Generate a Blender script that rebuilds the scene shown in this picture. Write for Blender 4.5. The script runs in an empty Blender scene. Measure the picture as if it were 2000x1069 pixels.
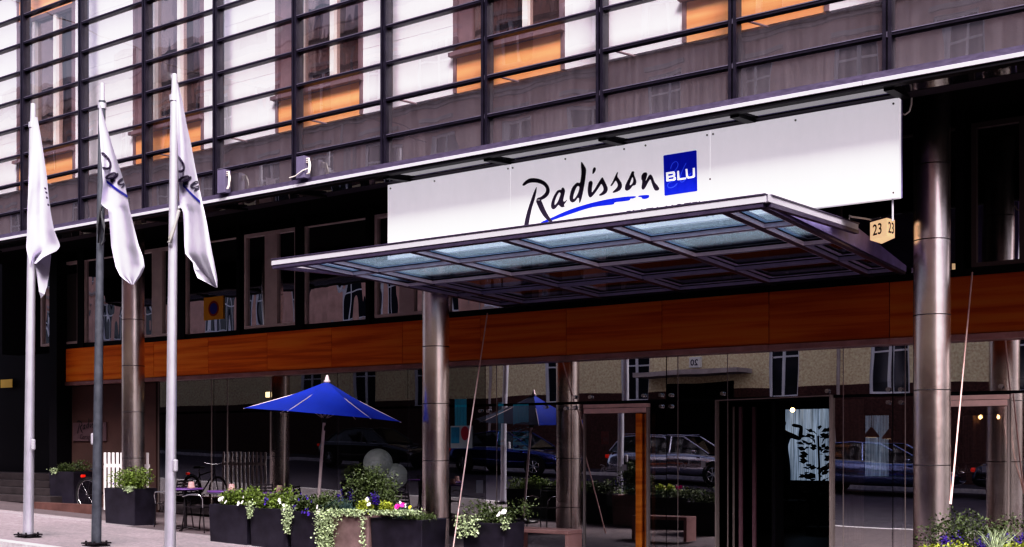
import bpy, bmesh, math, random
from mathutils import Vector, Matrix
random.seed(7)
S = bpy.context.scene
COL = S.collection
R = math.radians

# ------------------------------------------------------------------ survey
# Photograph geometry: street axis = X, into the hotel = Y, camera at (0,0,1.6)
F = 2253.0; YAW = math.atan2(F, 3230.0); CH = 1.6; HY = 873.0
cY, sY = math.cos(YAW), math.sin(YAW)
def T(px, D):                       # X of a feature measured on the wall line Y = D
    return D * math.tan(math.atan((px - 1000.0) / F) - YAW)
def Zp(px, py, D):
    x = T(px, D)
    return CH + (HY - py) * (-x * sY + D * cY) / F
def P(px, py, D): return Vector((T(px, D), D, Zp(px, py, D)))
def gz(x, y):                       # pavement surface of the sloping street
    return -0.0285 * max(-60, min(60, x)) - 0.025 * y

# ------------------------------------------------------------------ materials
def mat(name, col, rough=0.6, metal=0.0, var=0.0, vs=3.0, bump=0.0, bs=30.0, spec=0.5,
        col2=None, stretch=(1, 1, 1), emit=None, island=0.0, trans=0.0, coat=0.0):
    m = bpy.data.materials.new(name); m.use_nodes = True
    nt = m.node_tree; N = nt.nodes; L = nt.links
    b = N['Principled BSDF']
    b.inputs['Base Color'].default_value = (*col, 1); b.inputs['Roughness'].default_value = rough
    b.inputs['Metallic'].default_value = metal; b.inputs['Specular IOR Level'].default_value = spec
    b.inputs['Coat Weight'].default_value = coat
    if trans: b.inputs['Subsurface Weight'].default_value = trans
    if emit:
        b.inputs['Emission Color'].default_value = (*emit[0], 1); b.inputs['Emission Strength'].default_value = emit[1]
    tc = N.new('ShaderNodeTexCoord'); mp = N.new('ShaderNodeMapping'); mp.inputs['Scale'].default_value = stretch
    L.new(tc.outputs['Object'], mp.inputs['Vector'])
    if var or col2:
        n = N.new('ShaderNodeTexNoise'); n.inputs['Scale'].default_value = vs; n.inputs['Detail'].default_value = 6
        n.inputs['Roughness'].default_value = 0.65
        L.new(mp.outputs[0], n.inputs['Vector'])
        r = N.new('ShaderNodeValToRGB'); r.color_ramp.elements[0].position = 0.32; r.color_ramp.elements[1].position = 0.68
        c2 = col2 if col2 else tuple(max(0, c * (1 - var)) for c in col)
        c1 = col if col2 else tuple(min(1, c * (1 + var)) for c in col)
        r.color_ramp.elements[0].color = (*c2, 1); r.color_ramp.elements[1].color = (*c1, 1)
        L.new(n.outputs['Fac'], r.inputs[0]); out = r.outputs[0]
        if island:
            g = N.new('ShaderNodeNewGeometry'); h = N.new('ShaderNodeHueSaturation')
            ma = N.new('ShaderNodeMapRange'); ma.inputs[3].default_value = 1 - island; ma.inputs[4].default_value = 1 + island
            L.new(g.outputs['Random Per Island'], ma.inputs[0]); L.new(ma.outputs[0], h.inputs['Value']); L.new(out, h.inputs['Color']); out = h.outputs[0]
        L.new(out, b.inputs['Base Color'])
        rr = N.new('ShaderNodeMapRange'); rr.inputs[3].default_value = rough * 0.8; rr.inputs[4].default_value = min(1, rough * 1.25)
        L.new(n.outputs['Fac'], rr.inputs[0]); L.new(rr.outputs[0], b.inputs['Roughness'])
    if bump:
        n2 = N.new('ShaderNodeTexNoise'); n2.inputs['Scale'].default_value = bs; n2.inputs['Detail'].default_value = 4
        L.new(mp.outputs[0], n2.inputs['Vector'])
        bp = N.new('ShaderNodeBump'); bp.inputs['Strength'].default_value = bump; bp.inputs['Distance'].default_value = 0.02
        L.new(n2.outputs['Fac'], bp.inputs['Height']); L.new(bp.outputs[0], b.inputs['Normal'])
    return m

def glass(name, refl, tint=(0.9, 0.92, 0.95), dust=0.0, dustcol=(0.5, 0.45, 0.5), z0=0, z1=1, wob=0.0, rough=0.0, rcol=(1, 1, 1), power=2.2, wscale=(1.2, 1, 0.35), transl=False):
    """window pane: see-through + mirror reflection (stronger at grazing angles) + streaky dust"""
    m = bpy.data.materials.new(name); m.use_nodes = True
    nt = m.node_tree; N = nt.nodes; L = nt.links; N.clear()
    o = N.new('ShaderNodeOutputMaterial'); tr = N.new('ShaderNodeBsdfTransparent'); tr.inputs[0].default_value = (*tint, 1)
    gl = N.new('ShaderNodeBsdfGlossy'); gl.inputs['Roughness'].default_value = rough; gl.inputs['Color'].default_value = (*rcol, 1)
    lw = N.new('ShaderNodeLayerWeight'); lw.inputs[0].default_value = 0.5
    pw = N.new('ShaderNodeMath'); pw.operation = 'POWER'; pw.inputs[1].default_value = power
    L.new(lw.outputs['Facing'], pw.inputs[0])
    mr = N.new('ShaderNodeMapRange'); mr.inputs[3].default_value = refl; mr.inputs[4].default_value = min(1, refl + 0.55)
    L.new(pw.outputs[0], mr.inputs[0])
    mx = N.new('ShaderNodeMixShader'); L.new(mr.outputs[0], mx.inputs[0]); L.new(tr.outputs[0], mx.inputs[1]); L.new(gl.outputs[0], mx.inputs[2])
    tc = N.new('ShaderNodeTexCoord')
    if wob:
        mp0 = N.new('ShaderNodeMapping'); mp0.inputs['Scale'].default_value = wscale
        n0 = N.new('ShaderNodeTexNoise'); n0.inputs['Scale'].default_value = 1.0; n0.inputs['Detail'].default_value = 1.5
        L.new(tc.outputs['Object'], mp0.inputs[0]); L.new(mp0.outputs[0], n0.inputs['Vector'])
        bp = N.new('ShaderNodeBump'); bp.inputs['Strength'].default_value = 1.0; bp.inputs['Distance'].default_value = wob
        L.new(n0.outputs['Fac'], bp.inputs['Height']); L.new(bp.outputs[0], gl.inputs['Normal'])
    last = mx.outputs[0]
    if dust:
        df = N.new('ShaderNodeBsdfTranslucent' if transl else 'ShaderNodeBsdfDiffuse'); df.inputs[0].default_value = (*dustcol, 1)
        mp = N.new('ShaderNodeMapping'); mp.inputs['Scale'].default_value = (9, 1, 0.35)
        n = N.new('ShaderNodeTexNoise'); n.inputs['Scale'].default_value = 2.0; n.inputs['Detail'].default_value = 6
        L.new(tc.outputs['Object'], mp.inputs[0]); L.new(mp.outputs[0], n.inputs['Vector'])
        sp = N.new('ShaderNodeSeparateXYZ'); L.new(tc.outputs['Object'], sp.inputs[0])
        g = N.new('ShaderNodeMapRange'); g.inputs[1].default_value = z0; g.inputs[2].default_value = z1; g.inputs[3].default_value = 1; g.inputs[4].default_value = 0.25
        L.new(sp.outputs['Z'], g.inputs[0])
        mm = N.new('ShaderNodeMath'); mm.operation = 'MULTIPLY'; L.new(n.outputs['Fac'], mm.inputs[0]); L.new(g.outputs[0], mm.inputs[1])
        m2 = N.new('ShaderNodeMath'); m2.operation = 'MULTIPLY'; m2.inputs[1].default_value = dust * 2; L.new(mm.outputs[0], m2.inputs[0])
        mx2 = N.new('ShaderNodeMixShader'); L.new(m2.outputs[0], mx2.inputs[0]); L.new(last, mx2.inputs[1]); L.new(df.outputs[0], mx2.inputs[2])
        last = mx2.outputs[0]
    L.new(last, o.inputs[0])
    return m

def wood(name, c1, c2, c3):
    m = bpy.data.materials.new(name); m.use_nodes = True
    nt = m.node_tree; N = nt.nodes; L = nt.links; b = N['Principled BSDF']; b.inputs['Roughness'].default_value = 0.5; b.inputs['Specular IOR Level'].default_value = .2
    tc = N.new('ShaderNodeTexCoord'); mp = N.new('ShaderNodeMapping'); mp.inputs['Scale'].default_value = (0.35, 1, 9)
    gi = N.new('ShaderNodeObjectInfo'); ad = N.new('ShaderNodeVectorMath'); ad.operation = 'ADD'
    cm = N.new('ShaderNodeCombineXYZ'); ml = N.new('ShaderNodeMath'); ml.operation = 'MULTIPLY'; ml.inputs[1].default_value = 40
    L.new(gi.outputs['Random'], ml.inputs[0]); L.new(ml.outputs[0], cm.inputs[0]); L.new(ml.outputs[0], cm.inputs[2])
    L.new(tc.outputs['Object'], mp.inputs[0]); L.new(mp.outputs[0], ad.inputs[0]); L.new(cm.outputs[0], ad.inputs[1])
    n = N.new('ShaderNodeTexNoise'); n.inputs['Scale'].default_value = 1.0; n.inputs['Detail'].default_value = 5; n.inputs['Distortion'].default_value = 0.4
    L.new(ad.outputs[0], n.inputs['Vector'])
    mp2 = N.new('ShaderNodeMapping'); mp2.inputs['Scale'].default_value = (1.5, 1, 90)
    n2 = N.new('ShaderNodeTexNoise'); n2.inputs['Scale'].default_value = 1.0; n2.inputs['Detail'].default_value = 3
    L.new(ad.outputs[0], mp2.inputs[0]); L.new(mp2.outputs[0], n2.inputs['Vector'])
    mi = N.new('ShaderNodeMix'); mi.inputs[0].default_value = 0.3; L.new(n.outputs['Fac'], mi.inputs[2]); L.new(n2.outputs['Fac'], mi.inputs[3])
    r = N.new('ShaderNodeValToRGB'); e = r.color_ramp.elements; e[0].position = 0.40; e[1].position = 0.60
    e[0].color = (*c1, 1); e[1].color = (*c3, 1); k = e.new(0.5); k.color = (*c2, 1)
    L.new(mi.outputs[0], r.inputs[0])
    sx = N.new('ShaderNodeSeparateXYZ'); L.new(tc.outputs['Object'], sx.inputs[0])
    shade_x = N.new('ShaderNodeMapRange'); shade_x.inputs[1].default_value = -20; shade_x.inputs[2].default_value = -4; shade_x.inputs[3].default_value = 1.0; shade_x.inputs[4].default_value = .40  # canopy shade painted into the mahogany, darker towards the right end
    L.new(sx.outputs[0], shade_x.inputs[0]); vm = N.new('ShaderNodeVectorMath'); vm.operation = 'SCALE'; L.new(r.outputs[0], vm.inputs[0])
    if name.startswith('mahog'): L.new(shade_x.outputs[0], vm.inputs['Scale'])
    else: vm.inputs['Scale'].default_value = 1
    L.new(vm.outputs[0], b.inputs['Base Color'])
    return m

def paving(name, c1, c2, mortar, bw, bh, rough=0.85):
    m = bpy.data.materials.new(name); m.use_nodes = True
    nt = m.node_tree; N = nt.nodes; L = nt.links; b = N['Principled BSDF']; b.inputs['Roughness'].default_value = rough
    tc = N.new('ShaderNodeTexCoord'); br = N.new('ShaderNodeTexBrick'); br.inputs['Scale'].default_value = 1
    br.inputs['Color1'].default_value = (*c1, 1); br.inputs['Color2'].default_value = (*c2, 1); br.inputs['Mortar'].default_value = (*mortar, 1)
    br.inputs['Mortar Size'].default_value = 0.006; br.inputs['Brick Width'].default_value = bw; br.inputs['Row Height'].default_value = bh
    L.new(tc.outputs['Object'], br.inputs['Vector'])
    n = N.new('ShaderNodeTexNoise'); n.inputs['Scale'].default_value = 14; n.inputs['Detail'].default_value = 8; n.inputs['Roughness'].default_value = .75
    L.new(tc.outputs['Object'], n.inputs['Vector'])
    mr = N.new('ShaderNodeMapRange'); mr.inputs[1].default_value = .3; mr.inputs[2].default_value = .7; mr.inputs[3].default_value = .62; mr.inputs[4].default_value = 1.2
    L.new(n.outputs['Fac'], mr.inputs[0])
    mx = N.new('ShaderNodeMix'); mx.data_type = 'RGBA'; mx.blend_type = 'MULTIPLY'; mx.inputs[0].default_value = 1
    L.new(br.outputs['Color'], mx.inputs[6]); L.new(mr.outputs[0], mx.inputs[7]); L.new(mx.outputs[2], b.inputs['Base Color'])
    bp = N.new('ShaderNodeBump'); bp.inputs['Strength'].default_value = .3; bp.inputs['Distance'].default_value = .01
    L.new(n.outputs['Fac'], bp.inputs['Height']); L.new(bp.outputs[0], b.inputs['Normal'])
    return m

M = {}
M['frame'] = mat('painted steel frame', (0.018, 0.015, 0.026), 0.38, 0.3, var=.25, vs=6)
M['frame_hi'] = mat('frame highlight bead', (0.16, 0.14, 0.2), 0.4, 0.3)
M['strip'] = mat('white aluminium strip', (0.46, 0.44, 0.49), 0.35, 0.0, var=.06, vs=2, spec=.6)
M['cap'] = mat('purple grey flashing', (0.10, 0.08, 0.14), 0.45, 0.4, var=.3, vs=8, stretch=(1, 1, 4))
M['white_panel'] = mat('white enamel cladding', (0.96, 0.93, 0.97), 0.5, var=.03, vs=1.2, emit=None)
M['orange'] = wood('orange wood cladding', (0.88, 0.36, 0.12), (0.96, 0.45, 0.17), (1.0, 0.52, 0.22))
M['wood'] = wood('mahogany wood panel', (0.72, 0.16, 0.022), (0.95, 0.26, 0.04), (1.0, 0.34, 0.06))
M['wood2'] = wood('darker mahogany panel', (0.26, 0.05, 0.010), (0.42, 0.08, 0.016), (0.52, 0.11, 0.022))
M['win_frame'] = mat('maroon window surround', (0.20, 0.12, 0.14), 0.5, var=.2, vs=5)
M['win_white'] = mat('cream window post', (0.88, 0.83, 0.80), 0.5, var=.05)
M['slab'] = mat('dark slab edge', (0.035, 0.028, 0.04), 0.7, var=.25, vs=3)
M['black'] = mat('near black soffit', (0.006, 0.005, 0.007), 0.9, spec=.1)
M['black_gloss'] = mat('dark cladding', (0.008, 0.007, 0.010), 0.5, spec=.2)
M['sofglass'] = glass('soffit glass', 0.22, tint=(.2, .22, .24), dust=.16, dustcol=(.35, .35, .4), z0=-1, z1=0)
M['steel'] = mat('brushed column steel', (0.90, 0.76, 0.72), 0.24, 1.0, var=.16, vs=3.5, bump=.22, bs=2.2, stretch=(1, 1, .6))
_b = M['steel'].node_tree.nodes['Principled BSDF']; _t = M['steel'].node_tree.nodes.new('ShaderNodeTangent'); _t.direction_type = 'RADIAL'; _t.axis = 'Z'
_b.inputs['Anisotropic'].default_value = .75; M['steel'].node_tree.links.new(_t.outputs[0], _b.inputs['Tangent'])
M['joint'] = mat('column joint', (0.03, 0.025, 0.03), 0.6, .6)
M['lintel'] = mat('pinkish anodised lintel', (0.36, 0.21, 0.20), 0.4, 0.4, var=.2, vs=3)
M['pinksteel'] = mat('pinkish door steel', (0.78, 0.53, 0.50), 0.4, 0.35, var=.1, vs=6)
M['edge'] = mat('bright glass edge', (0.30, 0.25, 0.24), 0.4, 0.3)
M['oak'] = wood('orange oak handle', (0.45, 0.12, 0.02), (0.6, 0.18, 0.03), (0.7, 0.25, 0.05))
M['sign'] = mat('sign face', (0.56, 0.53, 0.56), 0.45, var=.08, vs=1.3, stretch=(1, 1, .3), emit=((.93, .89, .95), .42))  # glow added to even out the overhang's shade across the face
M['ink'] = mat('dark lettering', (0.03, 0.02, 0.045), 0.5)
M['blue'] = mat('blue logo field', (0.006, 0.02, 0.50), 0.45, var=.15, vs=5, stretch=(3, 1, .3), emit=((.004, .02, .6), .25))  # faint glow added, matching the face around it
M['blue2'] = mat('lighter blue script', (0.05, 0.10, 0.8), 0.45, emit=((.05, .1, .9), .3))  # script carries the same added glow
M['white'] = mat('white lettering', (0.9, 0.9, 0.9), 0.5, emit=((1, 1, 1), .45))  # letters given a glow to lift them out of the shade
M['whitebox'] = mat('white box', (.85, .85, .85), .5)
M['screw'] = mat('screw head', (0.15, 0.12, 0.12), 0.5, .5)
M['can_steel'] = mat('purple canopy steel', (0.075, 0.06, 0.105), 0.35, 0.35, var=.2, vs=6)
M['can_bead'] = mat('canopy glazing bead', (0.92, 0.86, 0.98), 0.3, 0.0, var=.05, vs=5)
M['can_bead_shade'] = mat('canopy bead with painted shade', (0.36, 0.35, 0.50), 0.5, 0.1, var=.1, vs=5)  # bead copy for rear rows, overhang shade painted into its colour
M['can_plate'] = mat('violet side plate', (0.27, 0.23, 0.46), 0.4, 0.1, var=.2, vs=4)
M['boxyellow'] = mat('cream box with added glow', (0.80, 0.58, 0.36), 0.5, var=.08, vs=8, emit=((1, .70, .42), .55))  # glow added to brighten the box in the overhang's shade
M['cable'] = mat('pale cable', (0.72, 0.66, 0.60), 0.5)
M['kitbox'] = mat('violet grey junction box', (0.12, 0.10, 0.17), 0.5, var=.1)
M['polew'] = mat('silver flagpole', (0.66, 0.64, 0.72), 0.35, 0.55, var=.06, vs=4)
M['poled'] = mat('grey painted pole', (0.075, 0.08, 0.10), 0.5, .1, var=.25, vs=9)
M['flag'] = mat('white flag cloth', (0.60, 0.57, 0.67), 0.8, var=.05, vs=4, bump=.3, bs=5)
M['flagblue'] = mat('flag blue line', (0.01, 0.01, 0.3), 0.7)
M['rope'] = mat('halyard rope', (0.5, 0.48, 0.46), 0.8)
M['roped'] = mat('dark halyard rope', (0.08, 0.08, 0.09), 0.8)
M['pave'] = paving('pavement slabs', (0.40, 0.35, 0.37), (0.345, 0.30, 0.32), (0.25, 0.21, 0.22), 0.9, 0.9)
M['pave_dark'] = paving('granite strip', (0.42, 0.37, 0.39), (0.36, 0.32, 0.34), (0.1, 0.09, 0.1), 1.4, 0.5)
M['cafe'] = paving('dark entrance paving', (0.16, 0.12, 0.13), (0.13, 0.10, 0.11), (0.05, 0.04, 0.05), 0.6, 0.6)
M['asphalt'] = mat('asphalt', (0.075, 0.065, 0.085), 0.85, var=.25, vs=2.2, bump=.4, bs=120)
M['kerb'] = mat('granite kerb', (0.66, 0.62, 0.64), 0.8, var=.2, vs=8, bump=.2, bs=60)
M['earth'] = mat('distant ground', (0.1, 0.1, 0.09), 0.95, var=.2)
M['planter'] = mat('charcoal planter', (0.022, 0.019, 0.030), 0.48, .1, var=.45, vs=2.5, bump=.05, bs=14)
M['planterb'] = mat('brown planter face with painted reflection', (0.21, 0.14, 0.14), 0.5, .15, var=.35, vs=2.5, bump=.05, bs=14)  # lighter brown stands in for a reflection on the planter's face
M['soil'] = mat('soil', (0.03, 0.02, 0.015), 0.95, var=.4, vs=20, bump=.5)
M['leaf'] = mat('bright leaf', (0.12, 0.17, 0.035), 0.5, var=.35, vs=9, island=.65)
M['leafd'] = mat('dark leaf', (0.06, 0.082, 0.03), 0.5, var=.4, vs=9, island=.7)
M['leafs'] = mat('silver leaf', (0.42, 0.50, 0.30), 0.6, var=.3, vs=9, island=.4)
M['leafb'] = mat('blue grass blade', (0.09, 0.15, 0.15), 0.55, var=.3, vs=9, island=.5)
M['leafy'] = mat('lime leaf', (0.33, 0.38, 0.05), 0.5, var=.3, vs=9, island=.4)
M['petw'] = mat('white petal', (0.95, 0.92, 0.92), 0.6, island=.1, var=.03)
M['petp'] = mat('violet petal', (0.05, 0.015, 0.26), 0.6, island=.4, var=.1)
M['petm'] = mat('magenta petal', (0.85, 0.05, 0.42), 0.6, island=.15, var=.1)
M['pety'] = mat('yellow petal', (0.85, 0.7, 0.05), 0.6, island=.1, var=.1)
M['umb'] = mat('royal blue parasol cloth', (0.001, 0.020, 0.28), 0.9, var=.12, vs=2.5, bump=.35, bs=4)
M['umb_shade'] = mat('parasol cloth with painted shade', (0.002, 0.004, 0.03), 0.85)  # rear facets coloured dark as if shaded, for their mirror image
M['umbpole'] = mat('pale parasol pole', (0.62, 0.50, 0.52), 0.4, .3)
M['dkmetal'] = mat('dark chair metal', (0.035, 0.03, 0.035), 0.4, .5)
M['tabletop'] = mat('violet table top', (0.16, 0.07, 0.28), 0.35)
M['pot'] = mat('upturned clay pot', (0.42, 0.26, 0.26), 0.8, var=.2, vs=20)
M['picket'] = mat('white painted slats', (0.82, 0.76, 0.78), 0.6, var=.08, vs=6)
M['tyre'] = mat('rubber', (0.012, 0.012, 0.013), 0.8)
M['chrome'] = mat('chrome', (0.7, 0.7, 0.72), 0.15, 1.0)
M['red'] = mat('red reflector', (0.7, 0.02, 0.01), 0.3, emit=((1, .05, .02), .15))
M['lobbyglass'] = glass('lobby glass', 0.66, tint=(.93, .93, .95), dust=.004, z0=0, z1=3, wob=.004, power=2.6, wscale=(.55, 1, .5))
M['cafeglass'] = glass('cafe glass', 0.27, tint=(.93, .93, .95), dust=.004, z0=0, z1=3, wob=.004, power=2.6, wscale=(.55, 1, .5))
M['outerglass'] = glass('curtain wall glass', 0.21, tint=(.98, .98, .99), dust=.075, dustcol=(.62, .52, .60), z0=5.7, z1=6.7, wob=.006, power=2.6)
M['inpane'] = glass('inner window pane', 0.45, tint=(.25, .25, .3), rcol=(.80, .58, .54), wob=.02, power=2.0, wscale=(3, 1, .8))
M['dkpane'] = glass('recess window pane', 0.66, tint=(.12, .12, .13), wob=.012, power=2.4)
M['cream'] = mat('cream recessed frame', (0.55, 0.45, 0.43), 0.5, var=.1)
M['win_dim'] = mat('dimmed recessed frame', (.10, .075, .075), .5)  # dim copy of the cream frame, right-hand shade put into its colour
M['curtain'] = mat('curtain with painted daylight', (0.5, 0.6, 0.7), 0.9, var=.3, vs=6, stretch=(6, 1, .15), emit=((0.38, 0.50, 0.68), .20))  # daylight through the cloth is put in as its own glow
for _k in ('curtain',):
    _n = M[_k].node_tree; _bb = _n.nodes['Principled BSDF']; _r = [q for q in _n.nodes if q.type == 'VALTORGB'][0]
    _r.color_ramp.elements[0].color = (.04, .07, .12, 1); _r.color_ramp.elements[1].color = (.62, .74, .92, 1); _n.links.new(_r.outputs[0], _bb.inputs['Emission Color']); _bb.inputs['Emission Strength'].default_value = .38  # light and dark of the folds painted into the glow
M['curtainr'] = mat('brown lobby curtain', (0.24, 0.16, 0.13), 0.9, var=.3, vs=6, stretch=(6, 1, .15))
M['teal'] = mat('teal banner', (0.05, 0.35, 0.5), 0.8, var=.3, vs=5, stretch=(6, 1, .3), emit=((0.05, 0.35, 0.5), .10))  # faint glow added to the banner cloth
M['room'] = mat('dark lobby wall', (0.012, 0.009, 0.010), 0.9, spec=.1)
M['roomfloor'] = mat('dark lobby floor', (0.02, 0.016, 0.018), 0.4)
M['warm'] = mat('lit lamp', (1, .8, .5), .5, emit=((1, .62, .25), 9.0))
M['copper'] = mat('copper shade', (0.5, 0.18, 0.07), 0.35, .7)
M['figure'] = mat('black sculpture', (0.006, 0.006, 0.006), 0.6)
M['globe'] = mat('frosted globe', (0.35, 0.37, 0.37), 0.4, emit=((.4, .42, .42), .10))
M['board'] = mat('grey green board', (0.16, 0.18, 0.15), 0.8, var=.15)
M['poster'] = mat('pale poster', (0.32, 0.36, 0.38), 0.6)
M['posterb'] = mat('poster sky blue', (0.02, 0.19, 0.30), 0.6, var=.2, vs=6)
M['posterr'] = mat('poster red', (0.3, 0.02, 0.05), 0.6)
M['sticker'] = mat('pale door sticker', (0.22, 0.20, 0.22), 0.6)
M['noticey'] = mat('yellow notice', (0.75, 0.52, 0.12), 0.6)
M['reflsign'] = mat('yellow of reflected sign', (0.62, 0.30, 0.02), 0.5)
M['signred'] = mat('fire sign and reflected sign red', (0.28, 0.03, 0.02), 0.5)
M['signblue'] = mat('reflected sign blue', (0.03, 0.03, 0.25), 0.5)
M['garagewall'] = mat('brown render', (0.09, 0.05, 0.045), 0.8, var=.15, vs=2)
M['garagesign'] = mat('brown sign plate', (0.12, 0.075, 0.085), 0.6)
M['inkg'] = mat('garage sign lettering', (0.008, 0.006, 0.01), 0.6)
M['stone_step'] = mat('dark steps', (0.04, 0.03, 0.033), 0.8, var=.3)
M['ramp'] = mat('rusty ramp wall', (0.10, 0.045, 0.04), 0.8, var=.3)
# opposite side of the street
M['ochre'] = mat('ochre stucco', (0.95, 0.72, 0.50), 0.9, var=.30, vs=13, bump=.9, bs=22)
M['maroon'] = mat('maroon stucco', (0.11, 0.055, 0.05), 0.9, var=.40, vs=13, bump=.9, bs=22)
M['brickp'] = mat('purple brown stucco', (0.62, 0.40, 0.35), 0.9, var=.18, vs=1.5, bump=.7, bs=18)
M['stonep'] = mat('grey stone trim', (0.48, 0.42, 0.42), 0.8, var=.15, vs=3)
M['opwin'] = mat('white casement', (0.72, 0.72, 0.78), 0.5)
M['oppane'] = mat('opposite pane', (0.03, 0.035, 0.05), 0.08, spec=.7)
M['opcurt'] = mat('net curtain', (0.5, 0.5, 0.55), 0.9, var=.3, vs=8, stretch=(5, 1, .3))
M['roofm'] = mat('slate blue mansard', (0.16, 0.17, 0.22), 0.5, var=.15)
M['opdoor'] = wood('varnished door', (0.22, 0.05, 0.01), (0.32, 0.09, 0.02), (0.4, 0.13, 0.03))
M['carwin'] = mat('car window', (0.006, 0.007, 0.01), 0.04, spec=.9)
def carpaint(n, c): return mat(n, c, 0.14, .9, coat=1.0, var=.04)
M['lamphead'] = mat('street lamp hood', (0.16, 0.17, 0.2), 0.4, .3)
M['wire'] = mat('span wire', (0.02, 0.02, 0.02), 0.6)

# ------------------------------------------------------------------ mesh helpers
class MB:
    def __init__(s): s.v = []; s.f = []; s.mi = []; s.sm = []
    def add(s, vs, fs, mi=0, sm=False):
        o = len(s.v); s.v += [tuple(v) for v in vs]
        for f in fs: s.f.append([o + i for i in f]); s.mi.append(mi); s.sm.append(sm)
        return s
    def box(s, x0, x1, y0, y1, z0, z1, mi=0, rot=0, piv=None):
        vs = [Vector((x, y, z)) for z in (z0, z1) for y in (y0, y1) for x in (x0, x1)]
        if rot:
            p = Vector(piv) if piv else Vector(((x0 + x1) / 2, (y0 + y1) / 2, 0)); m = Matrix.Rotation(rot, 3, 'Z')
            vs = [m @ (v - p) + p for v in vs]
        return s.add(vs, [(0, 2, 3, 1), (4, 5, 7, 6), (0, 1, 5, 4), (2, 6, 7, 3), (0, 4, 6, 2), (1, 3, 7, 5)], mi)
    def hexa(s, c, mi=0):      # 8 corners, bottom 4 ccw then top 4 ccw
        return s.add(c, [(3, 2, 1, 0), (4, 5, 6, 7), (0, 1, 5, 4), (1, 2, 6, 5), (2, 3, 7, 6), (3, 0, 4, 7)], mi)
    def quad(s, a, b, c, d, mi=0): return s.add([a, b, c, d], [(0, 1, 2, 3)], mi)
    def tube(s, pts, r, n=8, mi=0, caps=True, r2=None):
        pts = [Vector(p) for p in pts]; k = len(pts); vs = []
        up = Vector((0, 0, 1))
        for i, p in enumerate(pts):
            d = (pts[min(i + 1, k - 1)] - pts[max(i - 1, 0)]).normalized()
            a = d.cross(up)
            if a.length < 1e-3: a = d.cross(Vector((1, 0, 0)))
            a.normalize(); b = d.cross(a).normalized()
            rr = r if r2 is None else r + (r2 - r) * i / (k - 1)
            for j in range(n):
                t = 2 * math.pi * j / n; vs.append(p + a * math.cos(t) * rr + b * math.sin(t) * rr)
        fs = [(i * n + j, i * n + (j + 1) % n, (i + 1) * n + (j + 1) % n, (i + 1) * n + j) for i in range(k - 1) for j in range(n)]
        s.add(vs, fs, mi, True)
        if caps: s.add([vs[j] for j in range(n)], [tuple(range(n))], mi); s.add([vs[(k - 1) * n + j] for j in range(n)], [tuple(range(n))], mi)
        return s
    def lathe(s, prof, c=(0, 0, 0), n=24, mi=0, sm=True):
        c = Vector(c); k = len(prof)
        vs = [c + Vector((r * math.cos(2 * math.pi * j / n), r * math.sin(2 * math.pi * j / n), z)) for r, z in prof for j in range(n)]
        fs = [(i * n + j, i * n + (j + 1) % n, (i + 1) * n + (j + 1) % n, (i + 1) * n + j) for i in range(k - 1) for j in range(n)]
        return s.add(vs, fs, mi, sm)
    def torus(s, c, R_, r, ax='y', n=28, m=8, mi=0):
        c = Vector(c); vs = []
        for i in range(n):
            a = 2 * math.pi * i / n
            for j in range(m):
                b = 2 * math.pi * j / m; q = R_ + r * math.cos(b)
                x, z, y = q * math.cos(a), q * math.sin(a), r * math.sin(b)
                vs.append(c + (Vector((x, y, z)) if ax == 'y' else Vector((x, z, y)) if ax == 'z' else Vector((y, x, z))))
        return s.add(vs, [(i * m + j, ((i + 1) % n) * m + j, ((i + 1) % n) * m + (j + 1) % m, i * m + (j + 1) % m) for i in range(n) for j in range(m)], mi, True)
    def build(s, name, mats, parent=None, bevel=0, loc=None):
        me = bpy.data.meshes.new(name); me.from_pydata(s.v, [], s.f)
        if not isinstance(mats, (list, tuple)): mats = [mats]
        for m in mats: me.materials.append(m)
        me.polygons.foreach_set('material_index', s.mi); me.polygons.foreach_set('use_smooth', s.sm); me.update()
        bm = bmesh.new(); bm.from_mesh(me); bmesh.ops.recalc_face_normals(bm, faces=bm.faces); bm.to_mesh(me); bm.free()
        o = bpy.data.objects.new(name, me); COL.objects.link(o)
        if parent: o.parent = parent
        if loc: o.location = loc
        if bevel:
            b = o.modifiers.new('b', 'BEVEL'); b.width = bevel; b.segments = 2; b.limit_method = 'ANGLE'
        return o
def tag(o, label, cat, group=None):
    o['label'] = label; o['category'] = cat
    if group: o['group'] = group
    return o
def thing(name, label, cat, loc=(0, 0, 0), rz=0, group=None):
    o = bpy.data.objects.new(name, None); COL.objects.link(o); o.location = loc; o.rotation_euler[2] = rz
    o.empty_display_size = .2
    return tag(o, label, cat, group)
def struct(o): o['kind'] = 'structure'; return o
def copy_tree(o, parent=None):
    c = o.copy(); COL.objects.link(c); c.parent = parent
    for ch in o.children: copy_tree(ch, c)
    return c

def curve_mesh(polys, place, name, m, parent=None, thick=0.0):
    """filled 2-D outlines (outer + holes) mapped by place(x, y) -> world point"""
    cu = bpy.data.curves.new('tmp', 'CURVE'); cu.dimensions = '2D'; cu.fill_mode = 'BOTH'
    for pl in polys:
        sp = cu.splines.new('POLY'); sp.points.add(len(pl) - 1); sp.use_cyclic_u = True
        for i, p in enumerate(pl): sp.points[i].co = (p[0], p[1], 0, 1)
    o = bpy.data.objects.new('tmp', cu); COL.objects.link(o)
    bpy.context.view_layer.update()
    me = bpy.data.meshes.new_from_object(o.evaluated_get(bpy.context.evaluated_depsgraph_get()))
    bpy.data.objects.remove(o); bpy.data.curves.remove(cu)
    for v in me.vertices: v.co = place(v.co.x, v.co.y)
    me.materials.clear(); me.materials.append(m); me.name = name
    ob = bpy.data.objects.new(name, me); COL.objects.link(ob)
    if parent: ob.parent = parent
    return ob
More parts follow.
